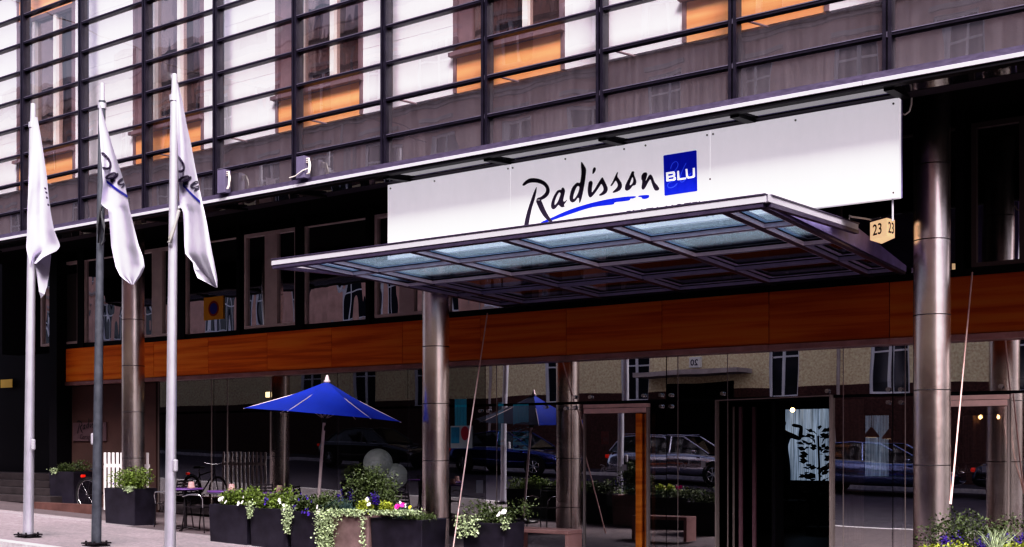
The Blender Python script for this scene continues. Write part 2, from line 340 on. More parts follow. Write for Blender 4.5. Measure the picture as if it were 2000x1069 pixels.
def smooth(pl, it=2):
    for _ in range(it):
        q = []
        for i in range(len(pl)):
            a, b = pl[i], pl[(i + 1) % len(pl)]
            q += [(a[0] * .78 + b[0] * .22, a[1] * .78 + b[1] * .22), (a[0] * .22 + b[0] * .78, a[1] * .22 + b[1] * .78)]
        pl = q
    return pl
def text_mesh(txt, place, name, m, parent=None, size=1.0, bold=0.0):
    cu = bpy.data.curves.new('tmp', 'FONT'); cu.body = txt; cu.size = size; cu.offset = bold; cu.align_x = 'LEFT'
    o = bpy.data.objects.new('tmp', cu); COL.objects.link(o); bpy.context.view_layer.update()
    me = bpy.data.meshes.new_from_object(o.evaluated_get(bpy.context.evaluated_depsgraph_get()))
    bpy.data.objects.remove(o); bpy.data.curves.remove(cu)
    for v in me.vertices: v.co = place(v.co.x, v.co.y)
    me.materials.clear(); me.materials.append(m); me.name = name
    ob = bpy.data.objects.new(name, me); COL.objects.link(ob)
    if parent: ob.parent = parent
    return ob

# ------------------------------------------------------------------ lettering outlines (surveyed from the sign)
DS = 13.1
def L2(cx, cy):
    px, py = 1010 + cx / 5.263, 290 + cy / 5.263
    return (T(px, DS), Zp(px, py, DS))
RAW = {
 'ink': [
  [[(200,398),(205,402),(196,470),(178,540),(155,610),(138,690),(125,760),(118,806),(78,810),(75,780),(85,730),(100,670),(125,590),(150,520),(175,450)]],
  [[(55,383),(65,360),(95,330),(130,310),(180,306),(240,318),(292,345),(325,385),(339,430),(331,470),(302,505),(262,528),(218,537),(200,530),(208,514),(248,500),(282,472),(300,445),(300,412),(280,384),(245,364),(200,352),(150,352),(110,362),(75,386)]],
  [[(195,540),(208,530),(235,527),(255,545),(275,595),(300,650),(335,710),(384,774),(362,772),(320,745),(275,700),(240,645),(215,590)]],
  [[(462,406),(480,405),(497,435),(487,480),(474,540),(488,552),(516,526),(512,542),(490,570),(484,585),(494,600),(458,609),(434,584),(424,582),(400,615),(375,630),(353,615),(350,580),(362,530),(385,480),(415,435),(445,425),(456,430)],
   [(440,452),(428,458),(405,500),(388,550),(386,582),(398,580),(422,548),(440,500),(452,465)]],
  [[(660,137),(675,150),(700,190),(713,218),(708,280),(695,370),(680,450),(662,530),(645,568),(638,545),(640,512),(625,508),(600,545),(570,560),(546,542),(540,510),(548,460),(570,400),(605,362),(622,352),(646,360),(655,330),(664,250),(658,180)],
   [(632,385),(615,395),(595,440),(580,490),(578,522),(592,520),(615,490),(635,445),(645,400)]],
  [[(735,362),(745,340),(765,335),(780,350),(772,400),(768,462),(800,420),(840,350),(878,293),(895,325),(915,365),(937,415),(925,455),(890,480),(850,490),(843,478),(875,455),(893,425),(885,390),(868,362),(850,392),(820,437),(790,477),(760,507),(742,502),(730,470),(728,420)]],
  [[(775,268),(780,215),(792,198),(805,196),(813,213),(805,240),(790,258)]],
  [[(961,383),(985,345),(1018,268),(1036,241),(1040,250),(1030,290),(1052,320),(1080,365),(1080,400),(1060,432),(1020,452),(983,459),(985,447),(1015,420),(1035,395),(1038,370),(1020,332),(1010,337),(984,378),(968,392)]],
  [[(1182,238),(1207,238),(1202,270),(1215,300),(1229,340),(1222,378),(1190,384),(1165,420),(1135,438),(1112,430),(1110,398),(1125,358),(1150,310),(1172,262)],
   [(1185,298),(1172,330),(1157,377),(1168,382),(1190,360),(1198,330),(1193,300)]],
  [[(1280,402),(1290,332),(1279,320),(1280,280),(1300,252),(1330,247),(1341,265),(1330,310),(1320,345),(1358,276),(1378,270),(1395,292),(1415,350),(1450,388),(1466,415),(1455,433),(1420,436),(1405,410),(1390,370),(1373,312),(1350,347),(1318,410),(1300,426),(1285,422)]]],
 'blue': [
  [[(247,772),(249,757),(360,713),(470,660),(600,610),(750,565),(900,530),(1000,513),(1120,497),(1222,491),(1223,504),(1195,516),(1167,516),(1162,534),(1100,545),(1002,554),(998,577),(900,588),(800,600),(700,625),(550,675),(420,720),(300,762),(256,779)]],
  [[(1247,486),(1350,478),(1364,490),(1350,512),(1310,523),(1286,517),(1283,502),(1247,500)]]]}
SQUARE = [(1512,74),(1840,21),(1847,28),(1855,432),(1849,440),(1524,488),(1517,482),(1506,82)]
BLU = [[[(1533,250),(1612,237),(1626,245),(1630,280),(1621,290),(1635,300),(1637,322),(1622,333),(1538,344)],[(1557,268),(1605,260),(1606,278),(1558,286)],[(1560,304),(1612,296),(1612,313),(1562,321)]],
       [[(1648,235),(1668,232),(1673,309),(1738,300),(1738,319),(1652,331)]],
       [[(1733,215),(1754,212),(1760,284),(1768,293),(1800,288),(1810,278),(1808,205),(1830,200),(1833,290),(1820,304),(1762,313),(1741,300)]]]
SCRIPT = [[(1580,215),(1592,170),(1615,143),(1640,136),(1658,155),(1655,190),(1625,230),(1590,270),(1620,300),(1615,340),(1570,350),(1548,375),(1555,405),(1585,408),(1620,395),(1650,360)],
          [(1742,150),(1715,200),(1690,260),(1675,310),(1685,350),(1710,345),(1750,300),(1795,250)]]
L0 = L2(55, 810)
def norm(poly, sm=1):
    q = smooth(poly, sm) if sm else poly
    return [(L2(*p)[0] - L0[0], L2(*p)[1] - L0[1]) for p in q]
def ribbon(pts, w):
    a = []; b = []
    for i, p in enumerate(pts):
        d = Vector(pts[min(i + 1, len(pts) - 1)]) - Vector(pts[max(i - 1, 0)]); d.normalize(); nx = Vector((-d.y, d.x)) * w
        a.append(tuple(Vector(p) + nx)); b.append(tuple(Vector(p) - nx))
    return a + b[::-1]
def logo(place, parent, ink, blue, square=None, white=None, script=None, name='lettering'):
    """place(x, z, lift) -> point; logo coordinates in metres on the big sign"""
    pl = [norm(q) for g in RAW['ink'] for q in g]
    curve_mesh(pl, lambda x, y: place(x, y, 1), name, ink, parent)
    for g in RAW['blue']:
        curve_mesh([norm(q) for q in g], lambda x, y: place(x, y, .5), 'underline_stroke', blue, parent)
    if square:
        sq = curve_mesh([norm(SQUARE, 0)], lambda x, y: place(x, y, 1), 'logo_square', square, parent)
        if script:
            curve_mesh([norm(ribbon(s, 5), 1) for s in SCRIPT], lambda x, y: place(x, y, 2), 'script_mark', script, sq)
        if white: curve_mesh([norm(q, 0) for g in BLU for q in g], lambda x, y: place(x, y, 3), 'square_lettering', white, sq)

# ------------------------------------------------------------------ ground
def sheet(name, m, prof, x0=-150, x1=150):
    """ribbon along X; prof = [(y, dz)] cross-section on top of the street's fall"""
    b = MB(); xs = [x0] + [x for x in (-60, 60) if x0 < x < x1] + [x1]
    for i in range(len(xs) - 1):
        for j in range(len(prof) - 1):
            (ya, za), (yb, zb) = prof[j], prof[j + 1]
            q = [Vector((x, y, -0.0285 * max(-60, min(60, x)) + z)) for x, y, z in ((xs[i], ya, za), (xs[i + 1], ya, za), (xs[i + 1], yb, zb), (xs[i], yb, zb))]
            b.quad(*q)
    return struct(b.build(name, m))
b = MB(); b.quad((-900, -900, -3.2), (900, -900, -3.2), (900, 900, -3.2), (-900, 900, -3.2)); struct(b.build('ground', M['earth']))
sheet('road', M['asphalt'], [(-1.6, .0), (0, 0), (9.6, -.36)])
sheet('kerb_far', M['kerb'], [(-1.6, 0), (-1.602, .12), (-1.78, .12)])
sheet('pavement_far', M['asphalt'], [(-1.78, .116), (-4.6, .14)])
sheet('kerb_hotel', M['kerb'], [(9.6, -.36), (9.602, -.238), (9.80, -.243)])
sheet('pavement_hotel', M['pave'], [(9.80, -.245), (13.0, -.325)], -150, -13.2)
sheet('pavement_entrance', M['cafe'], [(9.80, -.245), (13.0, -.325)], -13.2, 150)
sheet('granite_strip', M['pave_dark'], [(13.0, -.3245), (13.55, -.3385)], -150, -17.5)
sheet('terrace_paving', M['cafe'], [(13.0, -.323), (16.64, -.416)], -17.5, 30)
sheet('garage_floor', M['cafe'], [(13.55, -.3385), (20, -.62)], -60, -17.5)

# ------------------------------------------------------------------ hotel
H = thing('hotel_building', 'large hotel with glass curtain wall above a dark recessed ground floor', 'building')
DG = 12.6            # outer glass
BAY0 = -3.81
mx = [BAY0 + 1.8 * k for k in range(-5, 14)]      # mullion X
mx = sorted(-0.0 + x for x in mx); mx = [BAY0 - 1.8 * k for k in range(13, -6, -1)]
ZB = CH + 4.06; rows = [CH + 4.465 + .524 * k for k in range(0, 17)]; ZT = rows[-1]
for x in mx:
    b = MB()
    b.box(x - .050, x - .012, DG - .06, DG + .10, ZB, ZT); b.box(x + .012, x + .050, DG - .06, DG + .10, ZB, ZT)
    b.box(x - .012, x + .012, DG - .02, DG + .09, ZB, ZT)
    o = b.build('mullion', M['frame'], H)
    c = MB()
    for z in rows: c.box(x - .012, x + .012, DG - .035, DG - .0205, z - .03, z + .03)
    c.build('clamp', M['frame_hi'], o)
for z in rows:
    b = MB(); c = MB()
    for i in range(len(mx) - 1):
        b.box(mx[i] + .0505, mx[i + 1] - .0505, DG - .045, DG + .05, z - .022, z + .022)
        c.box(mx[i] + .0505, mx[i + 1] - .0505, DG - .053, DG - .0455, z + .008, z + .018)
    t_ = b.build('transom', M['frame'], H); c.build('bead', M['frame_hi'], t_)
for i in range(len(mx) - 1):
    b = MB(); zz = [ZB] + rows
    for j in range(len(zz) - 1):
        a0 = random.uniform(-.004, .004); a1 = random.uniform(-.003, .003)
        x0, x1, z0, z1 = mx[i] + .051, mx[i + 1] - .051, zz[j] + .023, zz[j + 1] - .023
        b.quad((x0, DG + .01 - a0, z0), (x1, DG + .01 + a0, z0), (x1, DG + .01 + a0 + a1, z1), (x0, DG + .01 - a0 + a1, z1))
    b.build('glass_panel', M['outerglass'], H)
XL, XR = mx[0] - .05, mx[-1] + .05
b = MB(); b.box(XL, XR, DG - .10, DG + .12, CH + 3.985, CH + 4.058); b.build('flashing', M['cap'], H)
b = MB(); seg = 2.9; x = XL
while x < XR:
    b.box(x + .003, min(x + seg, XR) - .003, DG - .125, DG - .03, CH + 3.935, CH + 3.983); x += seg
b.build('fascia_strip', M['strip'], H, bevel=.004)
b = MB(); b.box(XL, XR, DG - .105, DG + .01, CH + 3.895, CH + 3.933); b.build('drip_edge', M['black_gloss'], H)
for i in range(len(mx) - 1):
    b = MB(); b.quad((mx[i] + .06, DG + .011, CH + 3.905), (mx[i + 1] - .06, DG + .011, CH + 3.905), (mx[i + 1] - .06, 13.16, CH + 3.965), (mx[i] + .06, 13.16, CH + 3.965)); b.build('soffit_glass', M['sofglass'], H)
for x in mx:
    b = MB(); b.hexa([(x - .055, DG + .011, CH + 3.87), (x + .055, DG + .011, CH + 3.87), (x + .055, 13.2, CH + 3.925), (x - .055, 13.2, CH + 3.925),
                      (x - .055, DG + .011, CH + 3.98), (x + .055, DG + .011, CH + 3.98), (x + .055, 13.2, CH + 4.03), (x - .055, 13.2, CH + 4.03)]); b.build('soffit_bracket', M['black_gloss'], H)
# inner wall behind the glass
DI = 13.0; SL = Zp(950, 170, DI); STY = 3.27
wt0 = T(620, DI) - .0   # centre of one window bay
wt0 = (T(538, DI) + T(711, DI)) / 2; WW = 1.86
b = MB(); b.box(XL, XR, DI + .06, DI + .3, CH + 3.95, SL - .002); b.build('slab_edge', M['slab'], H)
b = MB(); b.box(XL, XR, DG + .125, DI + .3, CH + 3.986, CH + 4.02); b.build('gutter_floor', M['black_gloss'], H)
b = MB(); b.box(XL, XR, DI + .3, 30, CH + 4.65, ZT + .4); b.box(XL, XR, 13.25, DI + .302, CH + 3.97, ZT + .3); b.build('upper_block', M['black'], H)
b = MB(); b.box(XL - .3, XR + .3, DG - .2, 30, ZT + .42, ZT + .75); b.build('roof', M['slab'], H)
def upper_window(cx, z0, z1):
    x0, x1 = cx - WW / 2, cx + WW / 2
    b = MB(); b.box(x0, x0 + .07, DI - .03, DI + .10, z0, z1); b.box(x1 - .07, x1, DI - .03, DI + .10, z0, z1)
    b.box(x0 + .0705, x1 - .0705, DI - .03, DI + .10, z1 - .07, z1); b.box(x0 + .0705, x1 - .0705, DI - .02, DI + .10, z0, z0 + .10)
    b.box(x0 + .0705, x0 + .30, DI + .03, DI + .11, z0 + .1005, z1 - .0705)
    w = b.build('window', M['win_frame'], H)
    b = MB(); b.box(x0 + .50, x0 + .585, DI - .01, DI + .10, z0 + .101, z1 - .071)
    b.box(x0 + 1.18, x0 + 1.265, DI - .01, DI + .10, z0 + .101, z1 - .071); b.build('window_post', M['win_white'], w)
    b = MB(); b.box(x0 - .02, x1 + .02, DI - .12, DI - .0305, z0 - .03, z0 + .025); b.build('window_sill', M['win_frame'], w)
    b = MB(); b.quad((x0 + .07, DI + .06, z0 + .1), (x1 - .07, DI + .063, z0 + .1), (x1 - .07, DI + .063, z1 - .07), (x0 + .07, DI + .06, z1 - .07)); b.build('pane', M['inpane'], w)
    b = MB(); b.quad((x0 + .07, DI + .125, z0 + .1), (x1 - .07, DI + .125, z0 + .1), (x1 - .07, DI + .125, z1 - .07), (x0 + .07, DI + .125, z1 - .07)); b.build('dark_room', M['black'], w)
ks = [k for k in range(-3, 7)]
for k in ks:
    cx = wt0 + 3.6 * k
    if not (XL + 1 < cx < XR - 1): continue
    for s in range(0, 3):
        zb = SL + STY * s
        b = MB(); b.box(cx - WW / 2 + .05, cx + WW / 2 - .05, DI, DI + .12, zb, zb + .50); b.build('orange_panel', M['orange'], H)
        b = MB(); b.box(cx - WW / 2, cx - WW / 2 + .048, DI - .03, DI + .12, zb, zb + .50); b.box(cx + WW / 2 - .048, cx + WW / 2, DI - .03, DI + .12, zb, zb + .50); b.build('panel_edging', M['win_frame'], H)
        if s < 2: upper_window(cx, zb + .53, zb + STY - .005)
    x0, x1 = cx + WW / 2 + .003, cx + 3.6 - WW / 2 - .003
    b = MB(); z = SL; hh = .98
    while z < ZT - .1:
        b.box(x0, x1, DI, DI + .10, z, min(z + hh, ZT) - .007); z += hh
    b.build('white_panel', M['white_panel'], H)
for x in mx:    # little stays behind the glass, slanting to the slab edge
    b = MB(); b.tube([(x + .02, DG + .1, SL + .03), (x + .26, DI - .01, SL - .03)], .014, 6); b.build('stay', M['win_frame'], H)

# recess: soffit, upper windows, wood band
DW = 16.5
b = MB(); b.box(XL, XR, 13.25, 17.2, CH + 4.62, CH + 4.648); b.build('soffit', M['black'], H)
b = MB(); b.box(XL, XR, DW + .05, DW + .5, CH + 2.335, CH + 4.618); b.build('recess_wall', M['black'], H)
sd = T(582, DW)      # right edge of a light-framed window
for k in range(-5, 3):
    o = -3.6 * k
    x0, x1 = sd - 1.52 + o, sd + o
    if x0 < -27 or x1 > 9: continue
    z0, z1 = CH + 2.44, CH + 4.40
    b = MB(); c_ = MB()
    b.box(x0, x0 + .07, DW - .05, DW + .045, z0, z1); b.box(x1 - .055, x1, DW - .05, DW + .045, z0, z1)
    b.box(x0 + .0705, x1 - .0555, DW - .05, DW + .045, z1 - .07, z1); b.box(x0 + .0705, x1 - .0555, DW - .05, DW + .045, z0, z0 + .06)
    xm = T(532, DW) + o; b.box(xm - .18, xm + .18, DW - .045, DW + .045, z0 + .0605, z1 - .0705)
    w = b.build('recess_window', M['cream'] if x0 < -8 else M['win_dim'], H)
    b = MB(); b.quad((x0 + .06, DW, z0 + .05), (x1 - .05, DW + .01, z0 + .05), (x1 - .05, DW + .01, z1 - .06), (x0 + .06, DW, z1 - .06)); b.build('pane', M['dkpane'], w)
    x2, x3 = x1 + .23, x1 + 1.88
    b = MB(); b.box(x2, x2 + .05, DW - .05, DW + .045, z0, z1 - .02); b.box(x2 + .0505, x3, DW - .04, DW + .045, z1 - .045, z1 - .02)
    w = b.build('recess_window', M['cream'] if x0 < -8 else M['win_dim'], H)
    b = MB(); b.quad((x2 + .04, DW - .005, z0), (x3, DW + .005, z0), (x3, DW + .005, z1 - .03), (x2 + .04, DW - .005, z1 - .03)); b.build('pane', M['dkpane'], w)
    b = MB(); b.box(x3 + .002, x3 + .098, DW - .08, DW + .049, CH + 2.34, CH + 4.61); b.build('pilaster', M['black_gloss'], H); b = MB(); b.box(x1 + .002, x1 + .228, DW - .08, DW + .049, CH + 2.34, CH + 4.61); b.build('pilaster', M['black_gloss'], H)
seam0 = T(1296, DW); seams = [seam0 + 1.8 * k for k in range(-9, 8)]
for i in range(len(seams) - 1):
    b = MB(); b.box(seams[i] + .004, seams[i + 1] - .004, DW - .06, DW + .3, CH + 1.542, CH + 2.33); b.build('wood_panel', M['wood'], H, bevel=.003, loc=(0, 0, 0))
b = MB(); b.box(seams[0], seams[-1], DW - .04, DW + .049, CH + 2.3305, CH + 2.433); b.build('band_cap', M['black_gloss'], H)
b = MB()
for i in range(len(seams) - 1): b.box(seams[i] + .002, seams[i + 1] - .002, DW - .09, DW + .2, CH + 1.452, CH + 1.538)
b.build('lintel', M['lintel'], H, bevel=.006)
# lobby glazing
DL = 16.6; LZ = CH + 1.45; TR = CH + .73
ls = [s for s in seams if T(300, DL) - .2 < s]
door1 = (T(1143, DL), T(1267, DL)); portal = (T(1403, DL), T(1625, DL)); door3 = (T(1850, DL), T(1972, DL))
def blocked(x0, x1):
    return [d for d in (door1, portal, door3) if d[0] < x1 - .05 and d[1] > x0 + .05]
for i in range(len(ls) - 1):
    x0, x1 = ls[i] + .006, ls[i + 1] - .006; g0 = gz((x0 + x1) / 2, DL) - .02
    a = random.uniform(-.002, .002)
    b = MB(); b.quad((x0, DL - a, TR + .03), (x1, DL + a, TR + .03), (x1, DL + a, LZ), (x0, DL - a, LZ)); b.build('glass_panel', M['lobbyglass'] if x0 > -12.5 else M['cafeglass'], H)
    bl = blocked(x0, x1); cuts = [x0]
    for d in bl: cuts += [max(x0, d[0] - .01), min(x1, d[1] + .01)]
    cuts.append(x1)
    for j in range(0, len(cuts), 2):
        if cuts[j + 1] - cuts[j] > .06:
            a = random.uniform(-.003, .003)
            b = MB(); b.quad((cuts[j], DL - a, g0), (cuts[j + 1], DL + a, g0), (cuts[j + 1], DL + a, TR - .01), (cuts[j], DL - a, TR - .01)); b.build('glass_panel', M['lobbyglass'] if x0 > -12.5 else M['cafeglass'], H)
for s in ls:      # glass fins behind every joint
    b = MB(); b.box(s - .03, s + .03, DL + .02, DL + .35, gz(s, DL), LZ); b.build('fin', M['black_gloss'], H)
for px in (970, 1324, 1421, 1647, 1768, 309, 413, 444, 555, 528):
    x = T(px, DL); b = MB(); b.box(x - .004, x + .004, DL - .008, DL + .03, gz(x, DL), LZ - .002); b.build('glass_edge', M['edge'], H)
for px, py in ((938,803),(954,803),(1105,798),(1122,797),(1122,776),(1153,776),(1257,773),(1291,772),(1291,794),(1310,772),(1310,794),(1411,769),(1616,764),(1735,761),(1759,761),(1735,786),(1759,786),(1955,755),(1065,795)):
    p = P(px, py, DL - .02); b = MB(); n = 12
    b.tube([p + Vector((0, -.03, 0)), p + Vector((0, .01, 0))], .032, 12); b.build('glass_fixing', M['chrome'], H)
b = MB(); b.box(T(1110, DL), seams[-1], DL + .02, DL + .10, TR - .035, TR + .025); b.build('door_rail', M['black_gloss'], H)
def glass_door(d, lab, hx):
    g = gz(sum(d) / 2, DL) + .01; zt = TR - .01
    b = MB(); b.box(d[0], d[1], DL - .07, DL + .018, zt - .075, zt - .012); b.box(d[0] + .02, d[1] - .015, DL - .085, DL + .018, zt - .165, zt - .082)
    o = b.build('door_header', M['pinksteel'], H, bevel=.003)
    b = MB(); b.box(d[0] - .012, d[0] + .018, DL - .06, DL + .018, g, zt - .17); b.box(d[1] - .018, d[1] + .004, DL - .06, DL + .018, g, zt - .08)
    b.build('door_frame', M['edge'], H, bevel=.003)
    b = MB(); b.quad((d[0] + .03, DL - .03, g), (d[1] - .03, DL - .026, g), (d[1] - .03, DL - .026, zt - .17), (d[0] + .03, DL - .03, zt - .17)); dr = b.build('door', M['lobbyglass'], H)
    if hx:
        b = MB(); x = T(hx, DL - .1); b.box(x - .045, x + .045, DL - .14, DL - .06, g + .02, zt - .18); b.build('handle', M['oak'], dr, bevel=.01)
        b = MB(); b.box(x + .16, x + .2, DL + .03, DL + .10, g + .02, zt - .18); b.build('handle', M['opdoor'], dr, bevel=.01)
glass_door(door1, '', 1248); glass_door(door3, '', None)
# open portal
b = MB(); g = gz(portal[0], DL); zt = TR + .0
b.box(portal[0] - .015, portal[0] + .01, DL - .10, DL + .02, g, zt); b.box(portal[1] - .01, portal[1] + .015, DL - .10, DL + .02, g, zt + .035)
b.hexa([(portal[0] + .011, DL - .1, zt - .018), (portal[1] - .011, DL - .1, zt + .012), (portal[1] - .011, DL + .02, zt + .012), (portal[0] + .011, DL + .02, zt - .018),
        (portal[0] + .011, DL - .1, zt), (portal[1] - .011, DL - .1, zt + .03), (portal[1] - .011, DL + .02, zt + .03), (portal[0] + .011, DL + .02, zt)])
b.build('portal_frame', M['edge'], H, bevel=.002)
b = MB()
for px in (1421,): b.box(T(px, DL) - .006, T(px, DL) + .006, DL + .2, DL + .26, g, zt - .1)
b.build('sliding_door_edge', M['edge'], H)
b = MB(); b.box(T(1427, DL), T(1433, DL), DL + .3, DL + .36, g, zt - .1); b.box(T(1446, DL), T(1453, DL), DL + .45, DL + .5, g, zt - .1); b.build('sliding_door_stile', mat('dull maroon stile', (.16, .09, .11), .5), H)
# lobby room
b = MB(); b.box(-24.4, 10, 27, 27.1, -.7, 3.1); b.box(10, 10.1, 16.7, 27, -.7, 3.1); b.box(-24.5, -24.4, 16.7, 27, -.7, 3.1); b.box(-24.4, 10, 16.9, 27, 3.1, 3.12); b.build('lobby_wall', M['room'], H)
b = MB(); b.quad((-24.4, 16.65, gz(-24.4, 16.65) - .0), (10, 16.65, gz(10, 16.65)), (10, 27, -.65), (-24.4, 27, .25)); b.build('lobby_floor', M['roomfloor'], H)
# columns
def column(cx, cy):
    g = gz(cx, cy); r = .219; top = CH + 4.62
    ring = [CH + 3.452 - .919 * k for k in range(0, 8)]; ring = sorted([z for z in ring if z > g + .05]); prof = [(r, g)]
    for z in ring: prof += [(r, z - .006), (r - .008, z - .005), (r - .008, z + .005), (r, z + .006)]
    zs = [g] + ring + [top]; b = MB()
    for za, zb in zip(zs, zs[1:]): b.lathe([(r, za + .005), (r, zb - .005)], (cx, cy, 0), 64)
    b.lathe([(r - .008, g), (r - .008, top)], (cx, cy, 0), 64); o = b.build('column', M['steel'], H)
    b = MB()
    for z in ring: b.lathe([(r - .0065, z - .0055), (r + .0015, z - .0055), (r + .0015, z + .0055), (r - .0065, z + .0055)], (cx, cy, 0), 64)
    a = R(-90 - 60); d = Vector((math.cos(a), math.sin(a), 0)); tt = Vector((-d.y, d.x, 0)); p = Vector((cx, cy, 0)) + d * (r - .001)
    b.add([p - tt * .004 + Vector((0, 0, g)), p + tt * .004 + Vector((0, 0, g)), p + tt * .004 + Vector((0, 0, top)), p - tt * .004 + Vector((0, 0, top)),
           p - tt * .004 + d * .003 + Vector((0, 0, g)), p + tt * .004 + d * .003 + Vector((0, 0, g)), p + tt * .004 + d * .003 + Vector((0, 0, top)), p - tt * .004 + d * .003 + Vector((0, 0, top))],
          [(4, 5, 6, 7), (0, 4, 7, 3), (1, 2, 6, 5)])
    b.build('joint_ring', M['joint'], o)
for px in (260, 851, 1820): column(T(px, 14.6), 14.6)
column(T(1820, 14.6) + 7.77, 14.6)
# left end: garage entrance
ge = T(133, DW)
b = MB(); b.box(ge, T(300, DW) - .05, DW + .1, DW + .3, -.2, CH + 1.44); b.build('garage_wall', M['garagewall'], H)
b = MB(); b.box(ge - .3, ge - .001, DW - .3, DW + .3, -.2, CH + 4.6); b.box(-60, ge - .31, 17.5, 17.8, -.5, 14); b.build('dark_wall', M['black_gloss'], H)
b = MB(); b.box(T(118, DW), T(158, DW), DW - .03, DW + .049, CH + 2.3, CH + 4.1); b.build('pale_panel', mat('dim pale panel', (.07, .055, .055), .7), H)
for k in range(4):
    b = MB(); b.box(-40, T(128, 16), 15.6 + k * .35, 17.49, .30 + .16 * k, .30 + .16 * (k + 1) - .001); b.build('step', M['stone_step'], H, bevel=.01)
b = MB(); b.box(T(60, 14.6), T(185, 14.6), 14.55, 14.75, .05, gz(-20.5, 14.6) + .18); b.build('ramp_wall', M['ramp'], H)

# ------------------------------------------------------------------ sign board
x0, x1 = T(757, DS), T(1755.5, DS); z0, z1 = CH + 2.80, CH + 3.92
SG = thing('sign_board', 'long white sign board with script lettering and blue square above the canopy', 'sign', ((x0 + x1) / 2, DS, z0))
def rel(o, p): return Vector(p) - o.location
def attach(o, root):
    o.parent = root; o.matrix_parent_inverse = Matrix.Translation(-root.location); return o
js = [x0, T(997, DS), T(1387, DS), x1]
for i in range(3):
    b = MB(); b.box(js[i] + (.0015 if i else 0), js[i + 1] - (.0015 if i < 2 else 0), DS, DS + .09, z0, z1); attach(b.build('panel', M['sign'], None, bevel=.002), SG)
b = MB(); b.box(x0 + .01, x1 - .005, DS + .091, DS + .16, z0 + .02, z1 + .01); attach(b.build('backing_frame', M['can_plate'], None), SG)
b = MB()
for x in [js[0] + .06, js[1] - .04, js[1] + .04, js[2] - .04, js[2] + .04, js[3] - .06] + [js[0] + .9, js[1] + .9, js[1] + 1.8, js[2] - .9, js[2] + 1.1]:
    for z in (z0 + .06, z1 - .06): b = MB(); b.tube([(x, DS - .006, z), (x, DS + .001, z)], .012, 8); attach(b.build('screw', M['screw'], None), SG)
b = MB(); b.tube([(js[2] + .0, DS - .004, (z0 + z1) / 2 - .05), (js[2], DS + .001, (z0 + z1) / 2 - .05)], .012, 8)
attach(b.build('screw', M['screw'], None), SG)
n0 = set(bpy.data.objects)
logo(lambda x, z, l: Vector((L0[0] + x, DS - .004 - l * .002, L0[1] + z)), None, M['ink'], M['blue'], M['blue'], M['white'], M['blue2'])
pa, pb = L2(1122, 650), L2(1840, 560)
text_mesh('PLAZA HOTEL', lambda x, y: Vector((pa[0] + x, DS - .005, pa[1] - .112 + y)), 'small_lettering', M['ink'], None, size=.172, bold=.002)
for o in set(bpy.data.objects) - n0:
    if o.parent is None: attach(o, SG)
for px in (1743,):
    b = MB(); b.tube([(T(px, DS + .05), DS + .06, z0 - .001), (T(px, DS + .05), DS + .06, z0 - .245)], .012, 8); attach(b.build('hanger', M['strip'], None), SG)

# ------------------------------------------------------------------ entrance canopy (a roof hung from the building)
CF, CB = 11.06, 16.40; cx0, cx1 = T(533, CF), T(1497, CF)
def cz(y): return CH + 2.505 - (y - 11.2) * .018          # underside of the ribs
K = bpy.data.objects.new('canopy', None); COL.objects.link(K); K.parent = H
ribs = [T(567, 11.2), T(617, 11.2) - .02, T(779, 11.2), T(957.5, 11.2), T(1168, 11.2), T(1400, 11.2), T(1475, 11.2)]
ribs = [ribs[0], ribs[0] + .49, ribs[0] + .49 + 1.455, ribs[0] + .49 + 2.91, ribs[0] + .49 + 4.365, ribs[0] + .49 + 5.82, T(1474, 11.2)]
yn = [11.17, 12.43, 13.66, 14.9, 16.12]
for x in ribs:
    b = MB(); w = .038
    b.hexa([(x - w, 11.13, cz(11.13)), (x + w, 11.13, cz(11.13)), (x + w, CB, cz(CB)), (x - w, CB, cz(CB)),
            (x - w, 11.13, cz(11.13) + .07), (x + w, 11.13, cz(11.13) + .07), (x + w, CB, cz(CB) + .13), (x - w, CB, cz(CB) + .13)]); b.build('rib', M['can_steel'], K)
    b = MB(); b.box(x - .09, x + .03, 11.07, 11.128, cz(11.1) + .02, cz(11.1) + .05); b.build('rib_clip', mat('brassy clip', (.6, .5, .45), .4, .4) if 'cl' not in M else M['cl'], K)
for j, y in enumerate(yn[1:] + [CB - .05]):
    b = MB(); b.box(ribs[0] + .04, ribs[-1] - .04, y - .03, y + .03, cz(y) + .012, cz(y) + .075); b.build('crossbar', M['can_steel'], K)
M['can_glass'] = glass('rain spotted canopy glass', 0.10, tint=(.50, .58, .64), dust=.42, dustcol=(.25, .36, .45), z0=0, z1=9, rough=.15, transl=True)
_nt = M['can_glass'].node_tree
for n in _nt.nodes:
    if n.type == 'TEX_NOISE': n.inputs['Scale'].default_value = 22; n.inputs['Detail'].default_value = 8
    if n.type == 'MAPPING': n.inputs['Scale'].default_value = (1.2, 1.2, 1)
M['pbf'] = glass('frosted blue border', .02, tint=(.5, .6, .7), dust=1.2, dustcol=(.33, .38, .47), z0=0, z1=9, transl=True)
M['pbl'] = glass('pale frosted line', .02, tint=(.6, .7, .8), dust=2.0, dustcol=(.60, .64, .72), z0=0, z1=9, transl=True)
M['can_glass_shade'] = glass('canopy glass with painted shade', 0.06, tint=(.3, .3, .33), dust=.03, dustcol=(.1, .1, .12), z0=0, z1=9, rough=.08)  # rear row glass, darkened in colour to stand for overhang shade
